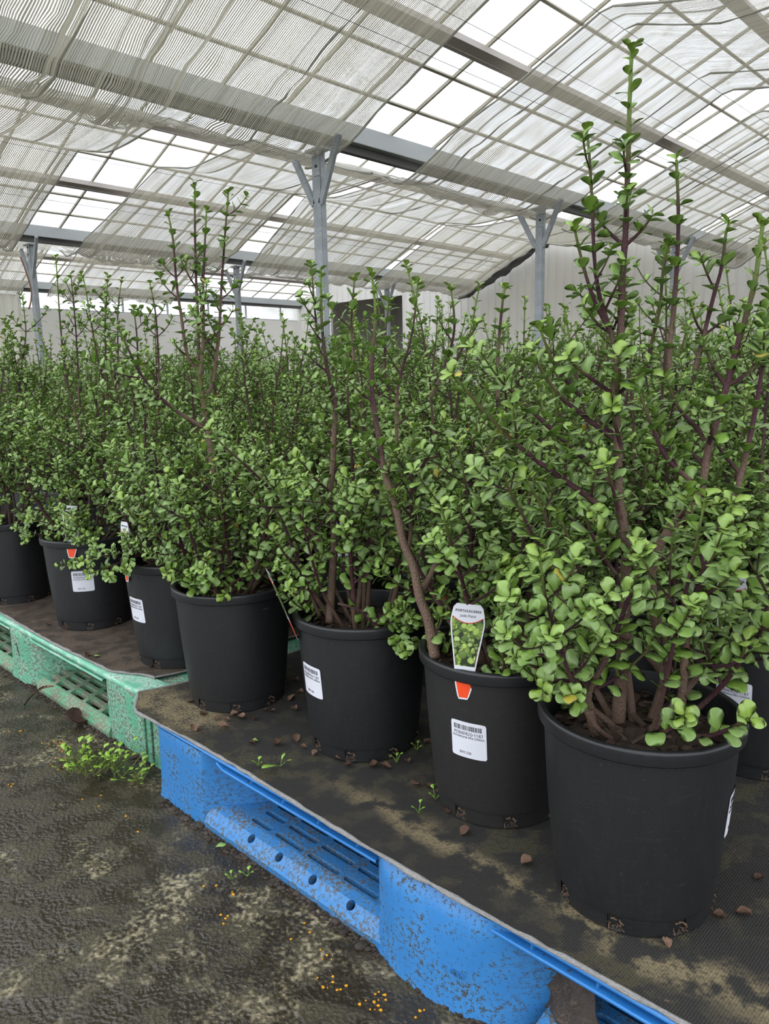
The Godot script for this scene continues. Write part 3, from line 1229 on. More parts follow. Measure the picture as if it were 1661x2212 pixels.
func green_pallet() -> void:
	var half := 0.595
	var o := thing("plastic_pallet", "weathered pale green plastic pallet with dirty slotted bottom deck", "pallet", Transform3D(FRAME.basis, L(0.60, 1.72)))
	top_deck(o, half, M.green)
	rail(o, [[-0.40, -0.075], [0.054, 0.41]], half, 0.0115, M.green_rail, 0.085)
	var corner := arc_plan([[0.30, -0.405], [0.06, -0.408], [0.0, -0.41], [-0.002, -0.414], [-0.004, -0.50], [-0.002, -0.594], [0.0, -0.595], [0.30, -0.595]], 1)
	corner.reverse()
	var cl := part("corner_leg", leg_shell(corner, 0.0, TOP - 0.008, M.green, 1.02), o)
	for s in [-0.553, -0.575]:
		var mb := MB.new()
		mb.bbox(Transform3D(Basis.IDENTITY, Q(-0.006, s, 0.055)), Vector3(0.006, 0.105, 0.006), 0.002)
		part("rib", mb.mesh(M.green, false), cl)
	var mid := arc_plan([[0.45, 0.056], [0.03, 0.056], [0.0, 0.054], [-0.006, 0.046], [-0.008, 0.0], [-0.004, -0.04], [0.02, -0.075], [0.06, -0.10], [0.12, -0.115], [0.45, -0.12]], 2)
	mid.reverse()
	var ml := part("middle_leg", leg_shell(mid, 0.0, TOP - 0.008, M.green, 1.04), o)
	# black stroke of a marker pen on the leg
	var mk := MB.new()
	mk.tube(PackedVector3Array([Q(-0.0075, 0.018, 0.080), Q(-0.0078, 0.006, 0.086), Q(-0.0082, 0.002, 0.072), Q(-0.0084, -0.006, 0.060)]), PackedFloat32Array([0.0008, 0.0012, 0.0012, 0.0008]), 5)
	part("pen_mark", mk.mesh(M.ink), ml)
	var far := arc_plan([[0.30, 0.595], [0.0, 0.595], [-0.004, 0.594], [-0.004, 0.414], [0.0, 0.41], [0.06, 0.408], [0.30, 0.405]], 1)
	far.reverse()
	part("corner_leg", leg_shell(far, 0.0, TOP - 0.008, M.green, 1.02), o)
	var slots := []
	for row in 5:
		var xr: float = 0.016 + 0.0245 * row
		for c in 5:
			slots.append([xr, -0.385 + 0.069 * c + 0.012 * row, 0.0155, 0.056, 0.004])
	bottom_deck(o, -0.42, -0.09, slots, [], M.green_dirty)
	slots = []
	for row in 4:
		for c in 5:
			slots.append([0.016 + 0.0245 * row, 0.09 + 0.07 * c + 0.010 * row, 0.0155, 0.056, 0.004])
	bottom_deck(o, 0.05, 0.42, slots, [], M.green_dirty)


func hidden_pallets() -> void:
	# the pallets that carry the rest of the bench
	var k := 0
	for a in [0.60, 1.80, 3.00]:
		for bc in [-0.75, 0.47, 1.72, 2.93, 4.13, 5.33]:
			if a < 0.7 and bc > 0.4 and bc < 2.0:
				continue
			var o := thing("plastic_pallet", "plastic pallet carrying the bench behind the front pallets", "pallet", Transform3D(FRAME.basis, L(a, bc)), "pallets under the bench")
			top_deck(o, 0.58, M.green if (k % 3) else M.blue)
			for s in [-0.50, 0.0, 0.50]:
				for x in [0.10, 0.60, 1.08]:
					var mb := MB.new()
					mb.bbox(Transform3D(Basis.IDENTITY, Q(x, s, 0.055)), Vector3(0.14, 0.11, 0.14), 0.01)
					part("leg", mb.mesh(M.green if (k % 3) else M.blue, false), o)
			k += 1


# a sheet over [a, b] given by front and end edges; wob lifts it a little
func mat_sheet(called: String, label: String, a_front: Callable, b0: float, b1: float, a1: float, m: Material, seed_: int, patch: Array, hem: Material, end_b: Callable) -> void:
	var o := thing(called, label, "weed mat", FRAME)
	var wob := noise(seed_, 1.6, 2)
	var small := noise(seed_ + 5, 9.0, 2)
	var na := 46
	var nb := int(absf(b1 - b0) / 0.035)
	var at := func(u: float, w: float) -> Vector3:
		# u: 0 at the front edge; w: 0 at the b0 end
		var b := lerpf(b0, b1, w)
		var af: float = a_front.call(b)
		var a := lerpf(af, a1, u * u)
		b += float(end_b.call(a)) * clampf(1.0 - w * 8.0, 0, 1)
		var edge := clampf(1.0 - (a - af) / 0.03, 0, 1)
		var y := TOP + 0.0014 + 0.0018 * wob.get_noise_2d(a * 2.0, b * 2.0) * clampf((a - af) / 0.05, 0, 1) + edge * 0.0016 * (1.0 + small.get_noise_1d(b * 3.0))
		return P(a, b, y)
	var mb := MB.new()
	for i in na + 1:
		for j in nb + 1:
			var p: Vector3 = at.call(float(i) / na, float(j) / nb)
			mb.vert(p, Color.WHITE, Vector2(p.x, p.z), Vector2((p.x - patch[0]) / patch[2], (-p.z - patch[1]) / patch[2]))
	for i in na:
		for j in nb:
			var k := i * (nb + 1) + j
			if b1 > b0:
				mb.quad_i(k, k + nb + 1, k + nb + 2, k + 1)
			else:
				mb.quad_i(k, k + 1, k + nb + 2, k + nb + 1)
	part("woven_sheet", mb.mesh(m), o)
	# frayed, folded front edge and end edge
	mb = MB.new()
	var pts := PackedVector3Array()
	var rad := PackedFloat32Array()
	for j in nb * 2 + 1:
		pts.append(at.call(0.0, float(j) / (nb * 2)) + Vector3(-0.001, -0.0015, 0))
		rad.append(0.0026 + 0.0013 * small.get_noise_1d(j * 0.9))
	mb.tube(pts, rad, 7)
	part("frayed_edge", mb.mesh(hem), o)
	mb = MB.new()
	pts = PackedVector3Array()
	rad = PackedFloat32Array()
	for i in na + 1:
		pts.append(at.call(float(i) / na, 0.0))
		rad.append(0.0018 + 0.0008 * small.get_noise_1d(i * 2.0))
	mb.tube(pts, rad, 7)
	part("frayed_edge", mb.mesh(hem), o)


func mats() -> void:
	var hem := mat(srgb(146, 143, 140), 0.8)
	hem.heightmap_enabled = true
	hem.heightmap_texture = M.stem.heightmap_texture
	hem.heightmap_scale = 0.2
	# sandy wash runs in a band along the front edge, and pools by the end of the mat
	var f1 := func(u: float, w: float, a: float, b: float) -> float:
		# uv2: u along a from 0.55, w along b from -0.35, both over 1.6 m
		var aa := 0.55 + u * 1.6
		var bb := -0.35 + w * 1.6
		var band := exp(-pow((aa - 0.612 - 0.05 * (a - 0.5)) / 0.020, 2.0)) * sm(0.34, 0.56, b) * sm(0.8, 0.55, bb)
		var pool := exp(-pow((aa - 0.60) / 0.045, 2.0)) * sm(0.92, 1.02, bb) * (0.55 + b)
		return band * 0.95 + pool * 1.2 + 0.10 * sm(0.5, 0.7, b)
	var m1 := cloth_mat(mat_dirt(301, f1, srgb(150, 134, 98), srgb(84, 84, 40)))
	mat_sheet("weed_mat", "black woven weed mat with sandy stains on the blue pallet", func(b: float) -> float: return 0.555 + 0.004 * sin(b * 9.0) + 0.045 * sm(1.10, 1.19, b), 1.175, -1.35, 4.25, m1, 41, [0.55, -0.35, 1.6], hem, func(a: float) -> float: return -0.03 * sm(0.58, 0.72, a) - 0.02 * sm(0.7, 0.9, a))
	var f2 := func(u: float, w: float, a: float, b: float) -> float:
		var aa := 0.55 + u * 1.6
		return 0.34 * sm(0.36, 0.6, a * 0.4 + b * 0.6) + 0.12 * sm(0.75, 0.6, aa)
	var m2 := cloth_mat(mat_dirt(311, f2, srgb(140, 122, 106), srgb(96, 82, 66)))
	m2.albedo_color = Color(1.25, 1.12, 1.05)
	mat_sheet("weed_mat", "faded brown-black weed mat with curling edge on the green pallet", func(b: float) -> float: return 0.606 + 0.003 * sin(b * 11.0) + 0.04 * sm(1.32, 1.215, b), 1.215, 5.9, 4.25, m2, 43, [0.55, 1.1, 1.6], hem, func(a: float) -> float: return -0.02 * sm(0.62, 0.75, a))


# ---------------------------------------------------------------- pots
const POT_H := 0.200
const POT_R := 0.100
# a, b of the front row, from the wall end of the blue pallet towards the green one
const FRONT := [[0.2530, 0.7180], [0.1396, 0.8993], [-0.0356, 1.0633], [-0.2561, 1.2304], [-0.4052, 1.4267], [-0.6628, 1.6612], [-0.9363, 1.8658]]

var pot_meshes := {}


func pot_profile_r(y: float) -> float:
	return lerpf(0.0795, 0.0940, clampf(y / 0.186, 0, 1))


func pot_mesh_set() -> void:
	var segs := 72
	for kind in ["pot", "pot_dusty"]:
		var body := MB.new()
		var prof := PackedVector2Array([Vector2(0.0785, 0.0), Vector2(0.0795, 0.0165), Vector2(0.0803, 0.0175), Vector2(0.0806, 0.020)])
		for i in 11:
			var y := lerpf(0.03, 0.187, i / 10.0)
			prof.append(Vector2(pot_profile_r(y) + 0.0012 * sin(PI * i / 10.0), y))
		body.lathe(prof, segs, Transform3D.IDENTITY, Color.WHITE, func(i: int, k: int) -> bool: return i == 0 and posmod(k, 9) < 2)
		# inner wall and floor
		body.lathe(PackedVector2Array([Vector2(0.0925, 0.199), Vector2(0.0905, 0.186), Vector2(0.0765, 0.006), Vector2(0.0765, 0.0), Vector2(0.0785, 0.0)]), segs)
		body.lathe(PackedVector2Array([Vector2(0.0785, 0.0165), Vector2(0.075, 0.0165)]), segs)
		pot_meshes[kind] = body.mesh(M[kind])
	var rim := MB.new()
	rim.lathe(PackedVector2Array([Vector2(0.0938, 0.1865), Vector2(0.0990, 0.1855), Vector2(0.0999, 0.1868), Vector2(0.1006, 0.197), Vector2(0.1000, 0.1995), Vector2(0.0985, 0.2005), Vector2(0.0950, 0.2005), Vector2(0.0928, 0.1990), Vector2(0.0925, 0.1955)]), segs)
	pot_meshes.rim = rim.mesh(M.pot_rim)
	var plug := MB.new()
	var nz := noise(5, 30.0, 3)
	plug.lathe(PackedVector2Array([Vector2(0.072, 0.002), Vector2(0.0735, 0.010), Vector2(0.072, 0.018)]), 48)
	for i in plug.v.size():
		var p := plug.v[i]
		plug.v[i] = p + Vector3(p.x, 0, p.z).normalized() * nz.get_noise_3dv(p * 1.5) * 0.003
	pot_meshes.plug = plug.mesh(M.soil)
	# soil with a lumpy surface
	for k in 2:
		var soil := MB.new()
		var n := noise(60 + k, 22.0, 3)
		soil.vert(Vector3(0, 0.176, 0))
		var rings := 9
		for i in range(1, rings + 1):
			for j in 40:
				var an := TAU * j / 40.0
				var r := 0.0915 * i / rings
				var p := Vector3(cos(an) * r, 0, sin(an) * r)
				soil.vert(p + Vector3(0, 0.173 + n.get_noise_3dv(p * 3.0) * 0.010 - 0.004 * i / rings, 0))
		for j in 40:
			soil.tri(0, 1 + (j + 1) % 40, 1 + j)
		for i in rings - 1:
			for j in 40:
				var a := 1 + i * 40 + j
				var b := 1 + i * 40 + (j + 1) % 40
				soil.quad_i(a, b, b + 40, a + 40)
		pot_meshes["soil%d" % k] = soil.mesh(M.soil)
		# bark chips lying on it
		var chips := MB.new()
		var r2 := RandomNumberGenerator.new()
		r2.seed = 70 + k
		for c in 170:
			var rr := 0.088 * sqrt(r2.randf())
			var an := r2.randf() * TAU
			var p := Vector3(cos(an) * rr, 0, sin(an) * rr)
			var y := 0.175 + n.get_noise_3dv(p * 3.0) * 0.010
			var bs := Basis.from_euler(Vector3(r2.randf_range(-0.5, 0.5), r2.randf() * TAU, r2.randf_range(-0.5, 0.5)))
			var g := r2.randf_range(0.035, 0.12)
			chips.box(Transform3D(bs, p + Vector3(0, y, 0)), Vector3(r2.randf_range(0.003, 0.009), 0.0022, r2.randf_range(0.006, 0.018)), Color(g, g * 0.72, g * 0.55))
		pot_meshes["chips%d" % k] = chips.mesh(M.chip, false)
	# small tangle of root at a drain slot
	var root := MB.new()
	var r3 := RandomNumberGenerator.new()
	r3.seed = 5
	for c in 16:
		var pts := PackedVector3Array()
		var rad := PackedFloat32Array()
		var p := Vector3(r3.randf_range(-0.007, 0.007), r3.randf_range(0.001, 0.013), 0)
		var d := Vector3(r3.randf_range(-1, 1), r3.randf_range(-0.6, 0.4), r3.randf_range(0.1, 0.9))
		for i in 4:
			pts.append(p)
			rad.append(0.0007)
			p += d.normalized() * 0.0025
			d += Vector3(r3.randf_range(-1, 1), r3.randf_range(-1, 0.3), r3.randf_range(-0.6, 0.2))
			p.y = maxf(p.y, 0.001)
		var g := r3.randf_range(0.05, 0.2)
		var cc := PackedColorArray([Color(g, g * 0.68, g * 0.45), Color(g, g * 0.68, g * 0.45), Color(g, g * 0.7, g * 0.5), Color(g, g * 0.7, g * 0.5)])
		root.tube(pts, rad, 4, cc)
	pot_meshes.roots = root.mesh(M.chip)


func add_pot(o: Node3D, kind: String, k: int, detail: bool, turn: float) -> void:
	var xf := Transform3D(Basis(Vector3.UP, turn), Vector3.ZERO)
	var pot := part("pot", pot_meshes[kind], o, xf)
	part("rim", pot_meshes.rim, pot)
	part("root_ball", pot_meshes.plug, o, xf)
	part("soil", pot_meshes["soil%d" % (k % 2)], o, xf)
	if detail:
		part("bark_mulch", pot_meshes["chips%d" % (k % 2)], o, xf).set_meta("kind", "stuff")
		for i in 8:
			# the slots of the lathe sit at every ninth segment
			var an := TAU * (i * 9 + 1) / 72.0
			var out := Vector3(cos(an), 0, sin(an))
			part("roots", pot_meshes.roots, o, xf * Transform3D(Basis(Vector3.UP.cross(out), Vector3.UP, out), out * 0.0755)).set_meta("kind", "stuff")


func text_mesh(words: String, size: float, depth: float, bold := false) -> ArrayMesh:
	var tm := TextMesh.new()
	var f := SystemFont.new()
	f.font_names = PackedStringArray(["Droid Sans"])
	if bold:
		f.font_weight = 700
	tm.font = f
	tm.text = words
	tm.font_size = 32
	tm.pixel_size = size / 32.0
	tm.depth = depth
	tm.curve_step = 1.5
	var am := ArrayMesh.new()
	am.add_surface_from_arrays(Mesh.PRIMITIVE_TRIANGLES, tm.surface_get_arrays(0))
	am.surface_set_material(0, M.ink)
	return am


# wrap a flat piece (x across, y up, z out) round an upright cone-like pot wall at the height y0
func bent(am: ArrayMesh, y0: float, lift: float) -> ArrayMesh:
	var arr := am.surface_get_arrays(0)
	var v: PackedVector3Array = arr[Mesh.ARRAY_VERTEX]
	var n: PackedVector3Array = arr[Mesh.ARRAY_NORMAL]
	for i in v.size():
		var p := v[i]
		var r := pot_profile_r(y0 + p.y) + 0.0016 + lift + p.z
		var an := p.x / r
		v[i] = Vector3(sin(an) * r, y0 + p.y, cos(an) * r)
		n[i] = n[i].rotated(Vector3.UP, an)
	arr[Mesh.ARRAY_VERTEX] = v
	arr[Mesh.ARRAY_NORMAL] = n
	var out := ArrayMesh.new()
	out.add_surface_from_arrays(Mesh.PRIMITIVE_TRIANGLES, arr)
	out.surface_set_material(0, am.surface_get_material(0))
	return out


func grid_plate(w: float, h: float, z: float, nx: int, ny: int, r: float, m: Material) -> ArrayMesh:
	# plate with rounded corners, cut into columns so that it can be bent
	var mb := MB.new()
	var edge := func(x: float) -> float:
		var d := absf(x) - (w * 0.5 - r)
		return h * 0.5 - (r - sqrt(maxf(r * r - d * d, 0.0)) if d > 0 else 0.0)
	for side in [0, 1]:
		for i in nx + 1:
			var x := lerpf(-w * 0.5, w * 0.5, float(i) / nx)
			if i == 1:
				x = -w * 0.5 + r * 0.4
			if i == nx - 1:
				x = w * 0.5 - r * 0.4
			var e: float = edge.call(x)
			mb.vert(Vector3(x, -e, z * side), Color.WHITE, Vector2(float(i) / nx, 1))
			mb.vert(Vector3(x, e, z * side), Color.WHITE, Vector2(float(i) / nx, 0))
	var o := (nx + 1) * 2
	for i in nx:
		mb.quad_i(o + i * 2, o + i * 2 + 2, o + i * 2 + 3, o + i * 2 + 1)
		mb.quad_i(i * 2 + 1, i * 2 + 3, i * 2 + 2, i * 2)
	return mb.mesh(m, false)


var sticker_parts := []


func make_sticker_meshes() -> void:
	sticker_parts.clear()
	var y := 0.112
	var plate := bent(grid_plate(0.045, 0.046, 0.0003, 12, 1, 0.003, M.sticker), y, 0.0)
	var bars := MB.new()
	var r := RandomNumberGenerator.new()
	r.seed = 1187
	var x := -0.0185
	while x < 0.0175:
		var w := [0.0005, 0.0008, 0.0011][r.randi_range(0, 2)] as float
		bars.box(Transform3D(Basis.IDENTITY, Vector3(x + w * 0.5, 0.0155, 0.0003)), Vector3(w, 0.0062, 0.0002))
		x += w + ([0.0005, 0.0007, 0.001][r.randi_range(0, 2)] as float)
	var bc := bent(bars.mesh(M.ink, false), y, 0.0)
	var t := []
	for e in [["PORAFR20-1187", 0.0052, 0.0, 0.0082], ["Portulacaria Afra 200mm", 0.0036, 0.0, 0.0038], ["BAY 206", 0.0042, -0.004, -0.0165]]:
		var tm := text_mesh(e[0], e[1], 0.00015)
		var arr := tm.surface_get_arrays(0)
		var v: PackedVector3Array = arr[Mesh.ARRAY_VERTEX]
		v = Transform3D(Basis.IDENTITY, Vector3(e[2], e[3], 0.00045)) * v
		arr[Mesh.ARRAY_VERTEX] = v
		var am := ArrayMesh.new()
		am.add_surface_from_arrays(Mesh.PRIMITIVE_TRIANGLES, arr)
		am.surface_set_material(0, M.ink)
		t.append(bent(am, y, 0.0))
	sticker_parts = [plate, bc, t]


# outward direction on a pot, th degrees round from facing the camera, positive to the camera's right
func facing(pos: Vector3, th: float) -> Vector3:
	var to := CAM - pos
	to.y = 0
	to = to.normalized()
	var right := Vector3.UP.cross(to)
	return to * cos(deg_to_rad(th)) + right * sin(deg_to_rad(th))


func yaw_to(dir: Vector3) -> Basis:
	return Basis(Vector3.UP.cross(dir), Vector3.UP, dir)


func add_sticker(o: Node3D, th: float) -> void:
	var bs := o.transform.basis.orthonormalized().inverse() * yaw_to(facing(o.position, th))
	var s := part("label_sticker", sticker_parts[0], o, Transform3D(bs, Vector3.ZERO))
	tag(s, "white barcode sticker printed BAY 206")
	part("barcode", sticker_parts[1], s)
	for m in sticker_parts[2]:
		part("lettering", m, s)


# ---------------------------------------------------------------- plant tags
func tag_outline(y: float) -> float:
	# half width of the card at y above its tip (0.112 long)
	var pts := [[0.0, 0.0050], [0.002, 0.0064], [0.018, 0.0104], [0.034, 0.0118], [0.080, 0.0186], [0.090, 0.0198], [0.100, 0.0186], [0.1085, 0.0168], [0.1108, 0.0155], [0.112, 0.0135]]
	for i in pts.size() - 1:
		if y <= pts[i + 1][0]:
			return lerpf(pts[i][1], pts[i + 1][1], inverse_lerp(pts[i][0], pts[i + 1][0], y))
	return 0.0135


func tag_strip(y0: float, y1: float, inset: float, z: float, thick: float, m: Material, arc_top := 0.0, n := 14) -> ArrayMesh:
	var mb := MB.new()
	for side in [0, 1]:
		for i in n + 1:
			var y := lerpf(y0, y1, float(i) / n)
			var w := tag_outline(y) - inset
			for k in 9:
				var u := -1.0 + k / 4.0
				# the top edge dips in the middle when arc_top is set
				var yy := y - arc_top * (1.0 - u * u) * float(i) / n
				mb.vert(Vector3(w * u, yy, z + thick * side), Color.WHITE, Vector2(0.5 + 0.5 * w * u / 0.0198, 1.0 - yy / 0.112))
	var row := 9
	var o := (n + 1) * row
	for i in n:
		for k in 8:
			var a := i * row + k
			mb.quad_i(o + a, o + a + 1, o + a + row + 1, o + a + row)
			mb.quad_i(a + row, a + row + 1, a + 1, a)
	return mb.mesh(m, false)


func make_print() -> void:
	# leafy picture printed on the tag
	var s := 256
	var im := Image.create(s, s, false, Image.FORMAT_RGB8)
	im.fill(srgb(40, 52, 24))
	var r := RandomNumberGenerator.new()
	r.seed = 9
	for k in 420:
		var c := Vector2(r.randf() * s, r.randf() * s)
		var rad := r.randf_range(5, 12)
		var sq := r.randf_range(0.6, 1.0)
		var g := r.randf()
		var col := srgb(70, 96, 34).lerp(srgb(176, 206, 92), g).lerp(srgb(220, 232, 190), 0.35 if r.randf() < 0.12 else 0.0)
		var an := r.randf() * PI
		for y in range(-12, 13):
			for x in range(-12, 13):
				var q := Vector2(x, y).rotated(an) / rad
				q.y /= sq
				var l := q.length()
				if l < 1.0:
					var px := int(c.x) + x
					var py := int(c.y) + y
					if px >= 0 and py >= 0 and px < s and py < s:
						im.set_pixel(px, py, col.darkened(0.35) if l > 0.86 else col.lightened(0.12 * (0.5 - q.y)))
	for k in 5:
		var p := Vector2(r.randf() * s, s * 0.9)
		for t in 60:
			p += Vector2(r.randf_range(-0.6, 0.9), -2.0)
			im.fill_rect(Rect2i(int(p.x), int(p.y), 3, 2), srgb(92, 66, 48))
	var m := mat(Color.WHITE, 0.35, 0.0, 0.5)
	m.albedo_texture = ImageTexture.create_from_image(im)
	m.uv1_scale = Vector3(0.36, 1, 1)
	M.print_leaf = m


var tag_proto: Node3D


# the tag is pushed down behind the lip of the rim; th as in facing()
func plant_tag(pot: Node3D, th: float, label: String, lean := 0.0, roll := 0.0, face := 999.0) -> void:
	var out := facing(pot.position, th)
	var bs := yaw_to(facing(pot.position, face) if face < 900 else out) * Basis(Vector3.RIGHT, lean) * Basis(Vector3.BACK, roll)
	var at := pot.position + out * 0.0965 + Vector3(0, POT_H - 0.0350, 0)
	var xf := Transform3D(bs, at)
	if tag_proto:
		dup(tag_proto, "plant_tag", xf, label, "care tags")
		return
	tag_proto = thing("plant_tag", label, "plant tag", xf, "care tags")
	var o := tag_proto
	part("card", tag_strip(0.0, 0.112, 0.0, 0.0, 0.0005, M.card, 0.0, 28), o)
	part("photo_print", tag_strip(0.0395, 0.0965, 0.0015, 0.0005, 0.0001, M.print_leaf, 0.0070), o)
	# thin red arc above the picture
	var mb := MB.new()
	var pts := PackedVector3Array()
	var rad := PackedFloat32Array()
	for i in 13:
		var u := -1.0 + i / 6.0
		pts.append(Vector3((tag_outline(0.0965) - 0.0014) * u, 0.0969 - 0.0070 * (1.0 - u * u), 0.0006))
		rad.append(0.00055)
	mb.tube(pts, rad, 4)
	part("red_line", mb.mesh(M.red_line), o)
	part("orange_tip", tag_strip(0.0020, 0.0300, 0.0016, 0.0005, 0.0001, M.orange), o)
	var t1 := text_mesh("PORTULACARIA", 0.0040, 0.0001, true)
	part("lettering", t1, o, Transform3D(Basis.IDENTITY, Vector3(0, 0.1040, 0.00065)))
	var t2 := text_mesh("Jade Plant", 0.0040, 0.0001)
	part("lettering", t2, o, Transform3D(Basis.IDENTITY, Vector3(0, 0.0982, 0.00065)))


# ---------------------------------------------------------------- jade plants
var leaf_base := []          # [positions, normals, indices] per shape: 0 flat, 1 recurved, 2 coarse


func make_leaf_base(stations: int, recurve: float, cup: float) -> Array:
	var mb := MB.new()
	# obovate: narrow foot, broad round tip
	var outline := [[0.0, 0.0], [0.10, 0.10], [0.25, 0.24], [0.42, 0.365], [0.60, 0.435], [0.74, 0.43], [0.86, 0.355], [0.94, 0.245], [0.985, 0.12], [1.0, 0.0]]
	var wid := func(t: float) -> float:
		for i in outline.size() - 1:
			if t <= outline[i + 1][0]:
				return lerpf(outline[i][1], outline[i + 1][1], inverse_lerp(outline[i][0], outline[i + 1][0], t))
		return 0.0
	var zc := func(t: float) -> float:
		return -recurve * t * t + 0.05 * sin(PI * t)
	mb.vert(Vector3(0, 0, 0))
	for i in stations:
		var t: float = ([0.12, 0.33, 0.56, 0.77, 0.91, 0.982] if stations == 6 else [0.25, 0.62, 0.93])[i]
		var w: float = wid.call(t)
		var z: float = zc.call(t)
		var th := 0.030 * sqrt(w / 0.43)
		mb.vert(Vector3(-w, t, z + cup * w))
		mb.vert(Vector3(0, t, z + th))
		mb.vert(Vector3(w, t, z + cup * w))
		mb.vert(Vector3(0, t, z - th))
	mb.vert(Vector3(0, 1.0, zc.call(1.0)))
	var last := mb.v.size() - 1
	for k in 4:
		mb.tri(0, 1 + k, 1 + (k + 1) % 4)
		var o := 1 + (stations - 1) * 4
		mb.tri(last, o + (k + 1) % 4, o + k)
	for i in stations - 1:
		for k in 4:
			var a := 1 + i * 4 + k
			var b := 1 + i * 4 + (k + 1) % 4
			mb.quad_i(a, a + 4, b + 4, b)
	mb.normals(true)
	# keep the rim crisp enough: pull rim normals half way to the upper face
	return [mb.v, mb.n, mb.idx]


class Plant:
	var leaves := []             # [Transform3D, youth 0..1, shape]
	var stems := []              # [MB, whether it is a main stem]
	var pos := Vector3.ZERO
	var r := RandomNumberGenerator.new()
	var light := Vector3.ZERO    # side from which the plant gets its light


const WOOD := Color(0.150, 0.098, 0.066)
const BARK := Color(0.110, 0.070, 0.052)
const PURPLE := Color(0.062, 0.022, 0.028)
const OLIVE := Color(0.105, 0.098, 0.030)
const SHOOT := Color(0.150, 0.230, 0.045)


func spline(p: PackedVector3Array, step: float) -> PackedVector3Array:
	var out := PackedVector3Array()
	var n := p.size()
	for i in n - 1:
		var p0 := p[maxi(i - 1, 0)]
		var p3 := p[mini(i + 2, n - 1)]
		var m := maxi(1, int(ceil(p[i].distance_to(p[i + 1]) / step)))
		for k in m:
			out.append(p[i].cubic_interpolate(p[i + 1], p0, p3, float(k) / m))
	out.append(p[n - 1])
	return out


func leaf(pl: Plant, at: Vector3, dir: Vector3, out: Vector3, size: float, youth: float, lift: float, shape := 0) -> void:
	var r := pl.r
	var ax := (out * cos(lift) + dir * sin(lift) + Vector3.UP * 0.10 + Vector3(r.randf_range(-1, 1), r.randf_range(-1, 1), r.randf_range(-1, 1)) * 0.13).normalized()
	var nz := dir + Vector3.UP * 0.8 + pl.light * clampf((0.50 - at.y) / 0.28, 0.08, 1.0) + Vector3(r.randf_range(-1, 1), r.randf_range(-1, 1), r.randf_range(-1, 1)) * 0.34
	nz = (nz - ax * nz.dot(ax))
	if nz.length() < 0.05:
		nz = ax.cross(Vector3.RIGHT)
	nz = nz.normalized()
	var x := ax.cross(nz)
	pl.leaves.append([Transform3D(Basis(x * size * r.randf_range(0.86, 1.06), ax * size, nz * size), at), youth, shape])


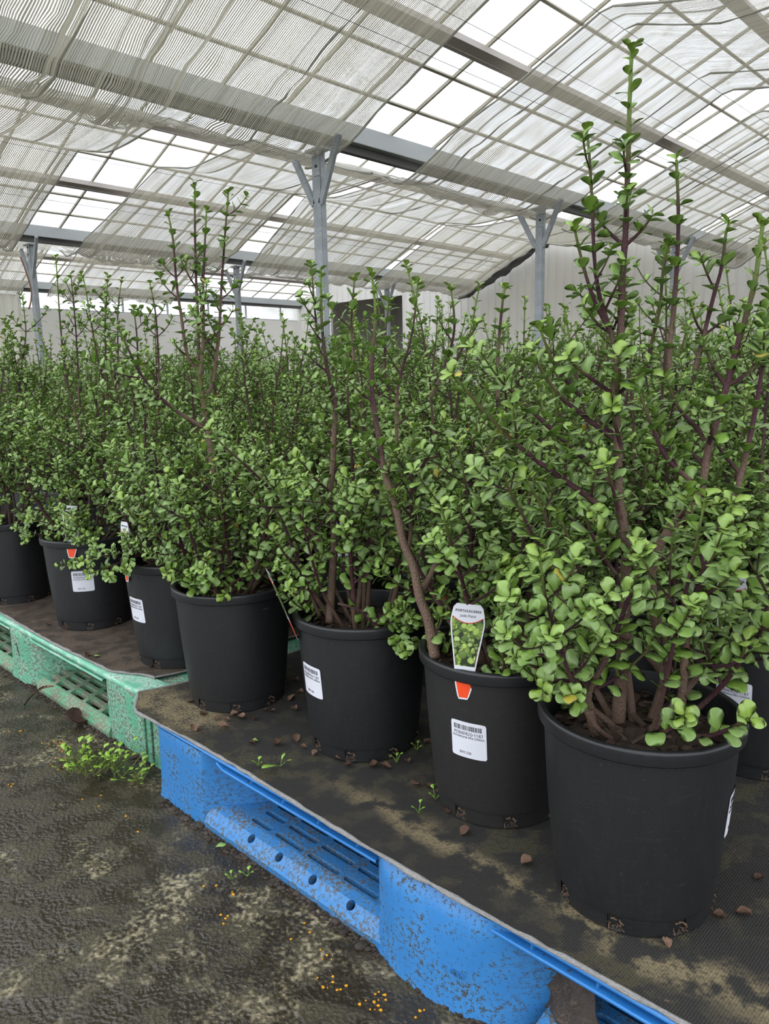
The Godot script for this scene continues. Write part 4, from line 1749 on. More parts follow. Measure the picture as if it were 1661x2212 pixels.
# a stem along pts (plant axes): radius r0 -> r1, leaves past bare, twigs with the chance given
func grow(pl: Plant, pts: PackedVector3Array, r0: float, r1: float, o := {}) -> void:
	var r := pl.r
	var line := spline(pts, 0.007)
	var n := line.size()
	if n < 3:
		return
	var bare: float = o.get("bare", 0.1)
	var space: float = o.get("space", 0.021)
	var size: float = o.get("size", 0.0205)
	var twig: float = o.get("twig", 0.25)
	var level: int = o.get("level", 0)
	var age: float = o.get("age", 0.5)          # how far up the wood goes
	var lush: float = o.get("lush", 1.0)
	var mb := MB.new()
	var rad := PackedFloat32Array()
	var cols := PackedColorArray()
	var total := 0.0
	for i in range(1, n):
		total += line[i].distance_to(line[i - 1])
	var nodes := []
	var run := 0.0
	var next: float = maxf(bare * total, 0.012)
	for i in n:
		if i > 0:
			run += line[i].distance_to(line[i - 1])
		var f := run / total
		var rr := lerpf(r0, r1, pow(f, 0.8))
		if run >= next:
			nodes.append([i, f])
			rr *= 1.16
			var tight := lerpf(1.0, 0.55, sm(0.80, 1.0, f))
			next = run + space * r.randf_range(0.82, 1.2) * tight
		rad.append(rr)
		var c := WOOD.lerp(BARK, r.randf() * 0.5)
		c = c.lerp(PURPLE, sm(age - 0.15, age + 0.15, f))
		c = c.lerp(OLIVE, sm(minf(age + 0.40, 0.72), minf(age + 0.62, 0.92), f))
		c = c.lerp(SHOOT, sm(0.84, 0.98, f) if age < 0.95 else 0.0)
		cols.append(c)
	var sides := 8 if r0 > 0.0028 else (6 if r0 > 0.0016 else 5)
	mb.tube(line, rad, sides, cols)
	pl.stems.append([mb, level == 0])
	var az := r.randf() * TAU
	for k in nodes.size():
		var i: int = nodes[k][0]
		var f: float = nodes[k][1]
		var d := (line[mini(i + 1, n - 1)] - line[maxi(i - 1, 0)]).normalized()
		var e1 := d.cross(Vector3.RIGHT if absf(d.x) < 0.7 else Vector3.BACK).normalized()
		var e2 := d.cross(e1)
		az += PI / 2 + r.randf_range(-0.25, 0.25)
		var youth := sm(0.84, 1.0, f) * (1.0 if level == 0 else 0.55)
		for s in 2:
			var an := az + PI * s
			var out := e1 * cos(an) + e2 * sin(an)
			var at := line[i] + out * rad[i] * 0.8
			var tip := (1.0 - f) * total
			if level < 2 and r.randf() < twig * (1.0 if f < 0.85 else 0.2) and tip > 0.03:
				var l: float = minf(r.randf_range(0.03 if o.has("twig_len") else 0.04, o.get("twig_len", 0.12)) * (1.0 if level == 0 else 0.7), tip * 0.75 + 0.03)
				var q := PackedVector3Array([line[i]])
				var dd := (out * 0.85 + d * 0.6 + Vector3.UP * 0.12).normalized()
				var p := line[i]
				for m in 3:
					p += dd * l / 3.0
					q.append(p)
					dd = (dd + Vector3.UP * 0.22 + Vector3(r.randf_range(-1, 1), 0, r.randf_range(-1, 1)) * 0.12).normalized()
				grow(pl, q, minf(rad[i] * 0.6, 0.0022), 0.0008, {"level": level + 1, "bare": 0.12, "space": space * 0.78, "size": size * 0.94, "twig": twig * 0.35, "age": 0.05, "lush": lush})
				if r.randf() < 0.5:
					leaf(pl, at, d, out, size * 0.9, youth, 0.1)
			elif r.randf() < lush:
				var grown := size * lerpf(1.04, 0.82, f) * lerpf(1.0, 0.72, sm(0.86, 1.0, f)) * r.randf_range(0.78, 1.14)
				leaf(pl, at, d, out, grown, clampf(youth + r.randf_range(-0.12, 0.10), 0, 1), lerpf(0.25, 0.75, f) + r.randf_range(-0.25, 0.25), 1 if youth > 0.35 or r.randf() < 0.3 else 0)
				if r.randf() < 0.45 and f < 0.9:
					leaf(pl, line[i], d, (e1 * cos(an + 1.4) + e2 * sin(an + 1.4)), size * r.randf_range(0.45, 0.8), clampf(youth + 0.15, 0, 1), 0.5, 0)
	# the pair that ends the shoot
	var d := (line[n - 1] - line[n - 3]).normalized()
	var e := d.cross(Vector3.RIGHT if absf(d.x) < 0.7 else Vector3.BACK).normalized().rotated(d, r.randf() * TAU)
	for s in [1.0, -1.0]:
		leaf(pl, line[n - 1], d, e * s, size * r.randf_range(0.62, 0.80), 1.0 if level == 0 else 0.6, 0.72, 1)
		leaf(pl, line[n - 2], d, d.cross(e) * s, size * r.randf_range(0.5, 0.7), 0.9 if level == 0 else 0.45, 0.45, 1)


# an arching stem from the soil: tilt from upright, length, height it may reach
func arch(pl: Plant, base: Vector3, az: float, tilt: float, length: float, r0: float, o := {}) -> void:
	var r := pl.r
	var d := Vector3(cos(az) * sin(tilt), cos(tilt), sin(az) * sin(tilt))
	var p := base
	var pts := PackedVector3Array([p])
	var m := 6
	for i in m:
		p += d * length / m
		pts.append(p)
		d = (d + Vector3.UP * (0.10 + 0.16 * sin(tilt)) + Vector3(r.randf_range(-1, 1), r.randf_range(-0.2, 0.4), r.randf_range(-1, 1)) * 0.13).normalized()
	grow(pl, pts, r0, 0.0011, o)


# a bushy head of stems
func bush(pl: Plant, stems: int, height: float, spread: float, o := {}) -> void:
	var r := pl.r
	for i in stems:
		var az := TAU * (i + r.randf_range(-0.3, 0.3)) / stems
		var k := r.randf()
		var tilt := lerpf(0.12, 1.0, pow(k, 0.8)) * spread
		var base := Vector3(cos(az), 0, sin(az)) * r.randf_range(0.008, 0.045) + Vector3(0, 0.170, 0)
		arch(pl, base, az, tilt, height * r.randf_range(0.75, 1.08) * lerpf(1.0, 0.72, k), r.randf_range(0.0028, 0.0048), {"bare": o.get("bare", 0.16), "age": r.randf_range(0.2, 0.5), "twig": o.get("twig", 0.42), "space": 0.020, "size": o.get("size", 0.020)})
	# low sprays over the rim
	for i in int(o.get("sprays", stems * 0.6)):
		var az := r.randf() * TAU
		arch(pl, Vector3(cos(az) * 0.03, 0.172, sin(az) * 0.03), az, r.randf_range(1.05, 1.45), r.randf_range(0.08, 0.16), 0.0024, {"bare": 0.15, "age": 0.25, "twig": 0.35, "space": 0.017, "size": o.get("size", 0.020)})


func leaf_color(r: RandomNumberGenerator, youth: float) -> Color:
	var a := Color(0.150, 0.258, 0.040)
	var b := Color(0.212, 0.316, 0.104)
	var c := a.lerp(b, r.randf())
	c = c * r.randf_range(0.96, 1.26)
	c = c.lerp(Color(0.260, 0.385, 0.058), youth * 0.75)
	if r.randf() < 0.006:
		c = Color(0.42, 0.36, 0.05)
	return Color(c.r, c.g, c.b)


# point over the vertical plane through a pot's axis that faces the camera, off metres nearer
func over(pos: Vector3, x: float, y: float, off: float) -> Vector3:
	var n := CAM - pos
	n.y = 0
	n = n.normalized()
	var d := ray(x, y)
	var t := (pos + n * off - CAM).dot(n) / d.dot(n)
	return CAM + d * t - pos


# stems read from the photograph: [nearer at foot, nearer at tip, r0 mm, r1 mm, age, bare, x, y, x, y, ...]
func traced(pl: Plant, list: Array, size: float, twig: float, thick := 1.0) -> void:
	for e in list:
		var pts := PackedVector3Array()
		var m: int = (e.size() - 6) / 2
		for i in m:
			var f := float(i) / (m - 1)
			pts.append(over(pl.pos, e[6 + i * 2], e[7 + i * 2], lerpf(e[0], e[1], f)))
		var len := 0.0
		for i in range(1, m):
			len += pts[i].distance_to(pts[i - 1])
		var tall: bool = e[-1] < 640.0
		grow(pl, pts, e[2] * 0.001 * thick, e[3] * 0.001 * thick, {"age": e[4], "bare": e[5], "twig": 0.0 if len < 0.09 else maxf(twig, 0.24) if tall else twig, "space": 0.0150 if tall else 0.0140, "size": size * (0.84 if tall else 1.0), "twig_len": 0.05 if tall else 0.09})


# ---------------------------------------------------------------- the plants on the bench
func traced_stems() -> Array:
	return [
		# wide bush in the big pot at the corner
		[
			[0.0, 0.0, 7.5, 1.5, 0.62, 0.22, 1335, 1560, 1345, 1400, 1353, 1200, 1336, 1070, 1334, 942, 1327, 857, 1340, 730, 1343, 624, 1351, 503, 1354, 416, 1357, 344, 1360, 220, 1365, 104],
			[0.0, -0.04, 6.5, 1.8, 0.55, 0.25, 1445, 1470, 1408, 1223, 1506, 1070, 1531, 964, 1565, 849, 1595, 738, 1629, 615, 1648, 480],
			[-0.02, -0.04, 3.4, 1.4, 0.3, 0.1, 1575, 1120, 1595, 1049, 1629, 900, 1650, 772, 1668, 640],
			[0.01, 0.05, 3.0, 1.3, 0.05, 0.05, 1300, 1100, 1276, 1078, 1115, 959, 1000, 836, 975, 806],
			[0.0, 0.03, 3.0, 1.3, 0.05, 0.05, 1320, 1045, 1297, 1023, 1149, 887, 1038, 768, 1022, 750],
			[0.0, 0.02, 2.8, 1.3, 0.05, 0.05, 1334, 955, 1212, 857, 1157, 777, 1150, 757],
			[0.0, 0.03, 2.2, 1.2, 0.05, 0.05, 1327, 853, 1251, 798, 1228, 770],
			[-0.03, -0.03, 2.2, 1.2, 0.1, 0.05, 1272, 874, 1204, 798, 1166, 709],
			[0.0, 0.0, 2.4, 1.1, 0.15, 0.02, 1332, 760, 1310, 690, 1293, 630, 1284, 560, 1280, 474, 1277, 402, 1270, 301, 1267, 286],
			[0.0, 0.02, 2.2, 1.1, 0.1, 0.02, 1325, 725, 1293, 670, 1270, 610, 1250, 535, 1241, 492],
			[-0.02, -0.02, 2.8, 1.2, 0.35, 0.02, 1446, 800, 1446, 755, 1457, 645, 1464, 532, 1465, 445, 1461, 345],
			[-0.03, -0.03, 2.6, 1.2, 0.3, 0.02, 1500, 800, 1510, 764, 1540, 645, 1559, 576, 1568, 503, 1574, 486],
			[-0.03, -0.03, 2.0, 1.1, -0.3, 0.02, 1400, 800, 1408, 738, 1425, 666, 1432, 584, 1446, 522],
			[0.0, 0.03, 5.5, 1.8, 0.8, 0.2, 1442, 1460, 1374, 1389, 1297, 1346, 1229, 1308, 1170, 1270, 1102, 1219],
			[0.03, 0.05, 5.0, 3.2, 1.6, 0.5, 1285, 1590, 1262, 1480, 1251, 1444, 1204, 1367],
			[0.05, 0.075, 3.4, 1.6, 0.3, 0.1, 1278, 1530, 1272, 1495, 1314, 1410, 1353, 1304, 1382, 1223, 1387, 1190],
			[0.04, 0.085, 4.4, 1.9, 0.42, 0.1, 1470, 1560, 1480, 1410, 1497, 1304, 1527, 1219, 1565, 1125, 1585, 1088],
			[-0.01, 0.02, 4.6, 3.6, 1.6, 0.3, 1470, 1470, 1510, 1423, 1595, 1389, 1690, 1340],
			[0.02, 0.04, 2.6, 1.2, 0.2, 0.1, 1200, 1320, 1183, 1261, 1183, 1134, 1144, 1049, 1135, 1035],
			[0.02, 0.03, 2.6, 1.2, 0.2, 0.1, 1275, 1330, 1263, 1282, 1238, 1189, 1204, 1104],
			[0.02, 0.05, 2.4, 1.1, 0.15, 0.08, 1215, 1290, 1191, 1240, 1140, 1134, 1102, 1061, 1076, 993],
			[-0.01, 0.02, 2.8, 1.2, 0.2, 0.08, 1505, 1070, 1497, 1044, 1446, 998, 1416, 942, 1370, 815],
			[-0.01, 0.01, 2.4, 1.2, 0.1, 0.08, 1520, 950, 1506, 925, 1467, 883, 1438, 815],
			[0.06, 0.10, 2.4, 1.4, 0.3, 0.3, 1470, 1590, 1530, 1590, 1580, 1572, 1618, 1552],
			[0.06, 0.105, 2.2, 1.4, 0.3, 0.25, 1420, 1590, 1440, 1580, 1470, 1560, 1478, 1545],
			[0.05, 0.10, 2.2, 1.3, 0.2, 0.1, 1262, 1478, 1215, 1470, 1185, 1478, 1172, 1490],
			[0.03, 0.06, 2.6, 1.2, 0.2, 0.1, 1480, 1420, 1560, 1440, 1600, 1420, 1612, 1385],
			[0.02, 0.05, 2.4, 1.2, 0.1, 0.1, 1330, 1240, 1290, 1180, 1262, 1100, 1290, 1110],
			[0.01, 0.04, 2.4, 1.2, 0.1, 0.1, 1340, 1120, 1320, 1040, 1310, 1000],
			[0.0, 0.03, 2.2, 1.2, 0.1, 0.1, 1345, 980, 1325, 900, 1322, 880],
			[0.0, 0.03, 2.2, 1.2, -0.3, 0.1, 1330, 860, 1338, 810, 1336, 770],
		],
		# leaning plant with a bare trunk over the rim
		[
			[0.05, 0.0, 7.0, 1.2, 0.55, 0.34, 940, 1420, 925, 1340, 907, 1292, 893, 1225, 871, 1172, 857, 1102, 840, 1049, 829, 1014, 819, 954, 810, 890, 803, 837, 804, 767, 811, 679, 803, 592],
			[0.03, 0.02, 4.0, 1.5, 0.25, 0.3, 905, 1290, 946, 1208, 974, 1130, 995, 1084, 1034, 1014, 1072, 929, 1085, 900],
			[0.02, 0.02, 2.8, 1.2, 0.2, 0.15, 880, 1190, 887, 1155, 889, 1014, 893, 925],
			[0.0, 0.02, 2.6, 1.2, 0.15, 0.1, 890, 1070, 900, 1031, 938, 961, 961, 908],
			[-0.04, -0.05, 2.6, 1.1, 0.35, 0.08, 857, 960, 857, 908, 861, 830, 889, 725, 903, 612],
			[-0.05, -0.06, 2.2, 1.0, 0.3, 0.08, 765, 780, 759, 696, 766, 601],
			[-0.05, -0.05, 2.0, 1.0, 0.1, 0.08, 830, 800, 833, 714, 840, 654],
			[-0.08, -0.08, 2.6, 1.1, 0.3, 0.08, 930, 860, 956, 802, 981, 714, 974, 622],
			[-0.06, -0.06, 2.2, 1.1, 0.2, 0.08, 970, 820, 995, 760, 1032, 700],
			[-0.12, -0.12, 3.0, 1.4, 0.6, 0.08, 1076, 860, 1076, 760, 1087, 640, 1092, 624],
			[0.04, 0.03, 3.6, 1.4, 0.6, 0.2, 1065, 1440, 1082, 1330, 1105, 1200, 1110, 1060],
			[0.03, 0.0, 3.6, 1.4, 0.6, 0.2, 1100, 1440, 1135, 1340, 1150, 1220, 1130, 1080],
			[0.0, 0.0, 2.6, 1.2, 0.3, 0.1, 1040, 1420, 1010, 1260, 1030, 1120, 1050, 1030],
			[0.07, 0.09, 2.2, 1.3, 0.2, 0.2, 1080, 1450, 1100, 1440, 1130, 1440, 1140, 1445],
			[0.05, 0.05, 2.0, 1.2, 0.2, 0.1, 930, 1390, 950, 1350, 955, 1330],
		],
		# plant with the gnarled upright trunk
		[
			[0.02, 0.0, 6.5, 1.4, 0.6, 0.3, 712, 1345, 718, 1240, 722, 1155, 714, 1080, 720, 980, 723, 873, 706, 792, 695, 696, 693, 585],
			[0.0, -0.02, 3.0, 1.2, 0.2, 0.1, 752, 1150, 762, 1031, 752, 873, 753, 755, 756, 720],
			[-0.03, -0.03, 2.0, 1.0, 0.2, 0.08, 690, 760, 681, 679, 672, 572],
			[0.02, 0.06, 2.6, 1.2, 0.3, 0.1, 740, 1110, 734, 1084, 677, 1031, 656, 1003, 640, 990],
			[0.02, 0.09, 2.8, 1.2, 0.3, 0.15, 700, 1180, 639, 1116, 586, 1060, 540, 1014, 480, 960, 452, 925],
			[0.05, 0.09, 2.0, 1.2, 0.1, 0.1, 730, 1304, 774, 1317, 804, 1343, 839, 1367, 869, 1382, 904, 1393],
			[0.04, 0.09, 2.2, 1.2, 0.2, 0.1, 740, 1260, 770, 1230, 790, 1212, 830, 1218],
			[0.05, 0.09, 2.4, 1.2, 0.2, 0.1, 690, 1300, 660, 1270, 640, 1285, 625, 1270],
			[0.04, 0.08, 2.2, 1.2, 0.1, 0.1, 740, 1160, 768, 1130, 790, 1095, 797, 1070],
			[0.0, 0.0, 4.5, 1.6, 0.7, 0.3, 770, 1330, 780, 1240, 770, 1100, 800, 960],
			[0.0, 0.05, 3.0, 1.2, 0.3, 0.2, 690, 1330, 650, 1240, 610, 1190, 590, 1150],
		],
		# tall plant with four spires
		[
			[0.0, 0.0, 7.0, 3.4, 1.4, 0.75, 470, 1290, 474, 1160, 462, 1050, 455, 979, 444, 909, 435, 838, 430, 790],
			[0.0, 0.0, 3.0, 1.3, 0.5, 0.04, 430, 800, 405, 768, 391, 680, 381, 609, 374, 521, 363, 462],
			[0.01, 0.01, 3.0, 1.2, 0.45, 0.04, 432, 810, 439, 733, 439, 627, 442, 539, 446, 455],
			[-0.01, -0.01, 3.2, 1.2, 0.55, 0.04, 430, 800, 427, 680, 423, 591, 421, 486, 421, 396],
			[0.0, 0.0, 3.0, 1.2, 0.55, 0.04, 445, 850, 458, 831, 472, 733, 478, 627, 485, 521, 493, 416],
			[0.0, 0.05, 3.4, 1.4, 0.3, 0.05, 450, 930, 420, 912, 363, 874, 310, 817, 275, 750, 255, 705],
			[0.02, 0.08, 2.6, 1.2, 0.25, 0.1, 470, 1170, 420, 1120, 353, 1082, 282, 1015, 240, 965],
			[0.04, 0.09, 2.6, 1.3, 0.2, 0.1, 450, 1240, 400, 1190, 300, 1130, 265, 1080],
			[0.05, 0.09, 2.6, 1.3, 0.2, 0.1, 470, 1270, 480, 1220, 485, 1150, 470, 1090],
			[0.05, 0.10, 2.4, 1.4, 0.2, 0.1, 500, 1280, 520, 1250, 490, 1270, 484, 1288],
			[0.04, 0.10, 2.4, 1.4, 0.2, 0.1, 440, 1270, 400, 1240, 370, 1230, 362, 1240],
			[0.03, 0.05, 3.6, 3.0, 1.6, 0.8, 540, 1280, 565, 1240, 590, 1200, 600, 1178],
			[0.02, 0.06, 2.6, 1.2, 0.2, 0.1, 520, 1240, 550, 1170, 560, 1080, 545, 1010],
			[0.03, 0.07, 2.6, 1.2, 0.2, 0.1, 500, 1200, 520, 1120, 510, 1040, 525, 985],
		],
		# pot half behind the tall plant
		[
			[0.0, 0.0, 4.2, 1.6, 0.6, 0.3, 340, 1220, 322, 1080, 314, 962, 314, 874, 318, 800],
			[-0.02, -0.02, 2.6, 1.0, 0.3, 0.05, 345, 860, 338, 697, 324, 612],
			[-0.03, -0.03, 2.4, 1.0, 0.3, 0.05, 300, 850, 296, 733, 289, 668],
			[0.03, 0.11, 2.4, 1.3, 0.1, 0.15, 330, 1190, 286, 1205, 228, 1227, 192, 1240],
			[0.03, 0.10, 2.2, 1.3, 0.1, 0.15, 320, 1180, 260, 1195, 200, 1205, 178, 1212],
			[0.02, 0.06, 2.6, 1.2, 0.2, 0.1, 320, 1150, 282, 937, 243, 821, 240, 750],
			[0.05, 0.09, 2.4, 1.3, 0.1, 0.1, 350, 1200, 340, 1130, 300, 1090, 270, 1085],
		],
		# leggy plant with its tag in front
		[
			[0.0, 0.0, 3.6, 1.2, 0.5, 0.25, 195, 1160, 190, 1020, 165, 900, 152, 856, 141, 803, 130, 697, 123, 591, 120, 556],
			[0.0, 0.0, 3.4, 1.2, 0.5, 0.2, 205, 1160, 225, 1000, 222, 821, 212, 778, 197, 697, 183, 613, 176, 594],
			[-0.02, -0.02, 2.4, 1.0, 0.3, 0.1, 235, 880, 227, 715, 233, 597],
			[-0.02, -0.02, 2.4, 1.0, 0.3, 0.1, 258, 860, 254, 690, 263, 604],
			[-0.03, -0.03, 2.4, 1.0, 0.3, 0.1, 172, 880, 164, 715, 153, 593],
			[0.02, 0.08, 2.8, 1.2, 0.3, 0.1, 240, 1130, 236, 1085, 169, 1032, 78, 958, 60, 930],
			[0.03, 0.09, 2.4, 1.2, 0.05, 0.1, 260, 1130, 215, 1136, 152, 1140, 91, 1127, 62, 1122],
			[0.02, 0.08, 2.8, 1.2, 0.3, 0.1, 250, 1100, 215, 1000, 110, 940, 45, 880],
			[0.0, 0.02, 2.6, 1.1, 0.2, 0.1, 225, 980, 215, 909, 197, 831, 190, 790],
		],
		# plant at the end of the row
		[
			[0.0, 0.0, 3.4, 1.2, 0.5, 0.2, 12, 1120, 20, 980, 40, 840, 55, 733, 53, 680, 48, 640],
			[0.0, 0.0, 3.2, 1.2, 0.6, 0.25, 40, 1120, 60, 1000, 50, 880, 30, 760, 22, 715],
			[0.0, -0.02, 3.2, 1.2, 0.6, 0.25, 60, 1120, 70, 960, 95, 840, 100, 760],
			[0.0, 0.0, 2.8, 1.2, 0.6, 0.25, 0, 1110, -10, 960, 5, 820, 12, 740],
		],
	]


func build_plant_meshes(o: Node3D, pl: Plant, pick: Dictionary, shape_far: bool) -> void:
	var twigs := MB.new()
	for e in pl.stems:
		if e[1] and not shape_far:
			part("stem", e[0].mesh(M.stem), o)
		else:
			twigs.join(e[0])
	part("stems" if shape_far else "twigs", twigs.mesh(M.stem), o).set_meta("kind", "stuff")
	var all := MB.new()
	all.uv = PackedVector2Array()
	for i in pl.leaves.size():
		var e: Array = pl.leaves[i]
		if pick.has(i):
			var tone := clampi(int(e[1] * 2.99), 0, 2)
			part("leaf", leaf_meshes[[mini(e[2], 1), tone, pl.r.randi_range(0, 3)]], o, e[0])
			continue
		var lb: Array = leaf_base[2 if shape_far else e[2]]
		all.add(lb[0], lb[1], lb[2], e[0], leaf_color(pl.r, e[1]))
	part("foliage", all.mesh(M.leaf), o).set_meta("kind", "stuff")


var leaf_meshes := {}


func make_leaves() -> void:
	leaf_base = [make_leaf_base(6, 0.05, 0.08), make_leaf_base(6, 0.20, 0.05), make_leaf_base(3, 0.09, 0.07)]
	var r := RandomNumberGenerator.new()
	r.seed = 33
	for s in 2:
		for t in 3:
			for v in 4:
				var mb := MB.new()
				mb.add(leaf_base[s][0], leaf_base[s][1], leaf_base[s][2], Transform3D.IDENTITY, leaf_color(r, t / 2.0))
				leaf_meshes[[s, t, v]] = mb.mesh(M.leaf)


func to_pixel(p: Vector3) -> Vector3:
	var d := p - CAM
	var z := d.dot(cam_fwd)
	return Vector3(PW * 0.5 + FOCAL * d.dot(cam_right) / z, PH * 0.5 - FOCAL * d.dot(cam_up) / z, z)


# the leaves that show largest: nearest in their patch of the view, in frame
func most_seen(plants: Array, most: int) -> Array:
	var cell := {}
	var info := []
	for k in plants.size():
		var pl: Plant = plants[k]
		for i in pl.leaves.size():
			var t: Transform3D = pl.leaves[i][0]
			var q := to_pixel(pl.pos + t * Vector3(0, 0.55, 0))
			if q.x < 0 or q.y < 0 or q.x > PW or q.y > PH:
				continue
			var key := Vector2i(int(q.x / 14.0), int(q.y / 14.0))
			if not cell.has(key) or cell[key][0] > q.z:
				cell[key] = [q.z, k, i]
	var per := []
	for k in plants.size():
		per.append([])
	for key in cell:
		var e: Array = cell[key]
		var pl: Plant = plants[e[1]]
		var t: Transform3D = pl.leaves[e[2]][0]
		var face := absf((pl.pos + t.origin - CAM).normalized().dot(t.basis.z.normalized()))
		per[e[1]].append([t.basis.y.length() / e[0] * (0.3 + face), e[2]])
	var out := []
	for k in plants.size():
		per[k].sort_custom(func(a: Array, b: Array) -> bool: return a[0] > b[0])
		var d := {}
		for e in per[k].slice(0, most):
			d[e[1]] = true
		out.append(d)
	return out


func front_row() -> void:
	var labels := [
		"broad jade plant with the tallest purple spire in the large pot nearest the mat corner",
		"jade plant leaning a thick bare brown trunk over the rim, tag standing upright in front",
		"jade plant with gnarled upright trunk, its tag turned edge-on and sticker at the pot's side",
		"jade plant with four tall spires on one trunk in a pot without sticker",
		"jade plant half hidden behind the four-spired plant, low shoots crossing its neighbour's pot",
		"leggy jade plant behind its upright tag, barcode sticker facing out, on the green pallet",
		"jade plant at the end of the front row on the faded mat",
	]
	var list := traced_stems()
	var bushes := [[8, 0.32, 0.95, 0.0205], [9, 0.33, 0.85, 0.0195], [10, 0.33, 0.9, 0.0190], [10, 0.31, 0.95, 0.0185], [10, 0.33, 0.9, 0.0180], [10, 0.33, 0.9, 0.0180], [10, 0.34, 0.9, 0.0180]]
	var plants := []
	for i in FRONT.size():
		var pl := Plant.new()
		pl.pos = Vector3(FRONT[i][0], TOP + 0.003, -FRONT[i][1])
		pl.r.seed = 1000 + i
		pl.light = G * -0.65
		traced(pl, list[i], bushes[i][3], [0.12, 0.22, 0.22, 0.25, 0.28, 0.25, 0.25][i])
		bush(pl, bushes[i][0], bushes[i][1], bushes[i][2], {"size": bushes[i][3], "sprays": [2, 4, 2, 5, 5, 5, 4][i], "bare": [0.34, 0.28, 0.34, 0.22, 0.2, 0.25, 0.3][i]})
		plants.append(pl)
	# nothing hangs in front of the upright tag
	for k in 3:
		var kept := []
		for e in plants[k].leaves:
			var q := to_pixel(plants[k].pos + e[0] * Vector3(0, 0.5, 0))
			if q.x > 952 and q.x < 1068 and q.y > 1278 and q.y < 1640 and q.z < 0.87:
				continue
			kept.append(e)
		plants[k].leaves = kept
		var held := []
		for e in plants[k].stems:
			var q := to_pixel(plants[k].pos + e[0].v[e[0].v.size() / 2])
			if not e[1] and q.x > 955 and q.x < 1065 and q.y > 1278 and q.y < 1540 and q.z < 0.87:
				continue
			held.append(e)
		plants[k].stems = held
	var pick := most_seen(plants, 290)
	for i in FRONT.size():
		var pl: Plant = plants[i]
		var o := thing("potted_jade_plant", labels[i], "potted plant", Transform3D(Basis.IDENTITY, pl.pos), "front row of jade plants")
		add_pot(o, "pot_dusty" if i == 1 else "pot", i, true, [0.35, 0.1, 0.62, 0.2, 0.5, 0.3, 0.9][i])
		build_plant_meshes(o, pl, pick[i], false)
		var st := [82.0, -23.0, -55.0, 999.0, -58.0, -12.0, 999.0]
		if st[i] < 900:
			add_sticker(o, st[i])
		if i == 1:
			plant_tag(o, -25, "upright care tag with leafy print on the pot with the leaning trunk", -0.06, -0.05, -6.0)
		elif i == 2:
			plant_tag(o, -74, "care tag seen edge-on, leaning out from the pot with the gnarled trunk", 0.35, 0.0)
		elif i == 4:
			plant_tag(o, -66, "care tag half turned away on the pot behind the four-spired plant", -0.05, 0.05)
		elif i == 5:
			plant_tag(o, -22, "care tag with PORTULACARIA heading on the leggy plant of the green pallet", -0.05, -0.08)


func back_rows() -> void:
	# plants of the second row are built near, the rest from a few patterns
	var protos := []
	for k in 6:
		var pl := Plant.new()
		pl.r.seed = 300 + k
		bush(pl, 12, 0.37 + 0.02 * (k % 3), 0.85, {"size": 0.0180, "twig": 0.40})
		for s in 3 + k % 3:
			var az := pl.r.randf() * TAU
			arch(pl, Vector3(0, 0.17, 0), az, pl.r.randf_range(0.05, 0.28), pl.r.randf_range(0.42, 0.55), 0.004, {"bare": 0.3, "age": 0.55, "twig": 0.2, "space": 0.020, "size": 0.0170})
		var pick := {}
		if k < 2:
			# leaves on the outside and top of the head
			var far := []
			for i in pl.leaves.size():
				var p: Vector3 = pl.leaves[i][0].origin
				far.append([Vector2(p.x, p.z).length() + p.y * 0.5, i])
			far.sort_custom(func(a: Array, b: Array) -> bool: return a[0] > b[0])
			for e in far.slice(0, 120):
				pick[e[1]] = true
		protos.append([pl, pick, null])
	var n := 0
	var r := RandomNumberGenerator.new()
	r.seed = 17
	var a := 1.03
	var row := 0
	while a < 4.1:
		var b := -0.55 + (0.13 if row % 2 else 0.0)
		if row == 0:
			b = 0.29
		while b < 5.75:
			var aa := a + r.randf_range(-0.025, 0.025)
			var bb := b + r.randf_range(-0.03, 0.03)
			if row == 0 and n == 0:
				aa = 1.068
				bb = 0.323
			var pos := L(aa, bb, TOP + 0.003)
			b += 0.262 if row < 3 else 0.30
			var q := to_pixel(pos + Vector3(0, 0.4, 0))
			if q.z < 0.3 or q.x < -260.0 / q.z or q.x > PW + 260.0 / q.z:
				continue
			var k := r.randi_range(0, 1) if row == 0 else r.randi_range(2, 5)
			var e: Array = protos[k]
			var turn := Basis(Vector3.UP, r.randf() * TAU)
			var nth: String = ["second", "third", "fourth", "fifth", "sixth", "seventh", "eighth", "ninth", "tenth", "eleventh", "twelfth", "thirteenth"][row]
			var label := "jade plant in the %s row of pots back from the front edge" % nth
			var group := "%s row of jade plants" % nth
			var o: Node3D
			if e[2] == null:
				o = thing("potted_jade_plant", label, "potted plant", Transform3D(turn, pos), group)
				add_pot(o, "pot", k, row == 0, 0.0)
				build_plant_meshes(o, e[0], e[1], true)
				e[2] = o
			else:
				o = dup(e[2], "potted_jade_plant", Transform3D(turn.scaled(Vector3.ONE * r.randf_range(0.94, 1.06)), pos), label, group)
			if row == 0 and n == 0:
				add_sticker(o, -16.0)
				plant_tag(o, -24, "care tag on the second-row pot behind the broad plant", -0.05, -0.04)
			elif row == 0 and (n == 2 or n == 3):
				plant_tag(o, -6, "care tag buried in leaves between front pots, on the %s second-row pot" % ("third" if n == 2 else "fourth"), -0.1, 0.1)
			n += 1
		a += 0.262 if row < 3 else 0.31
		row += 1
	print("back plants ", n)


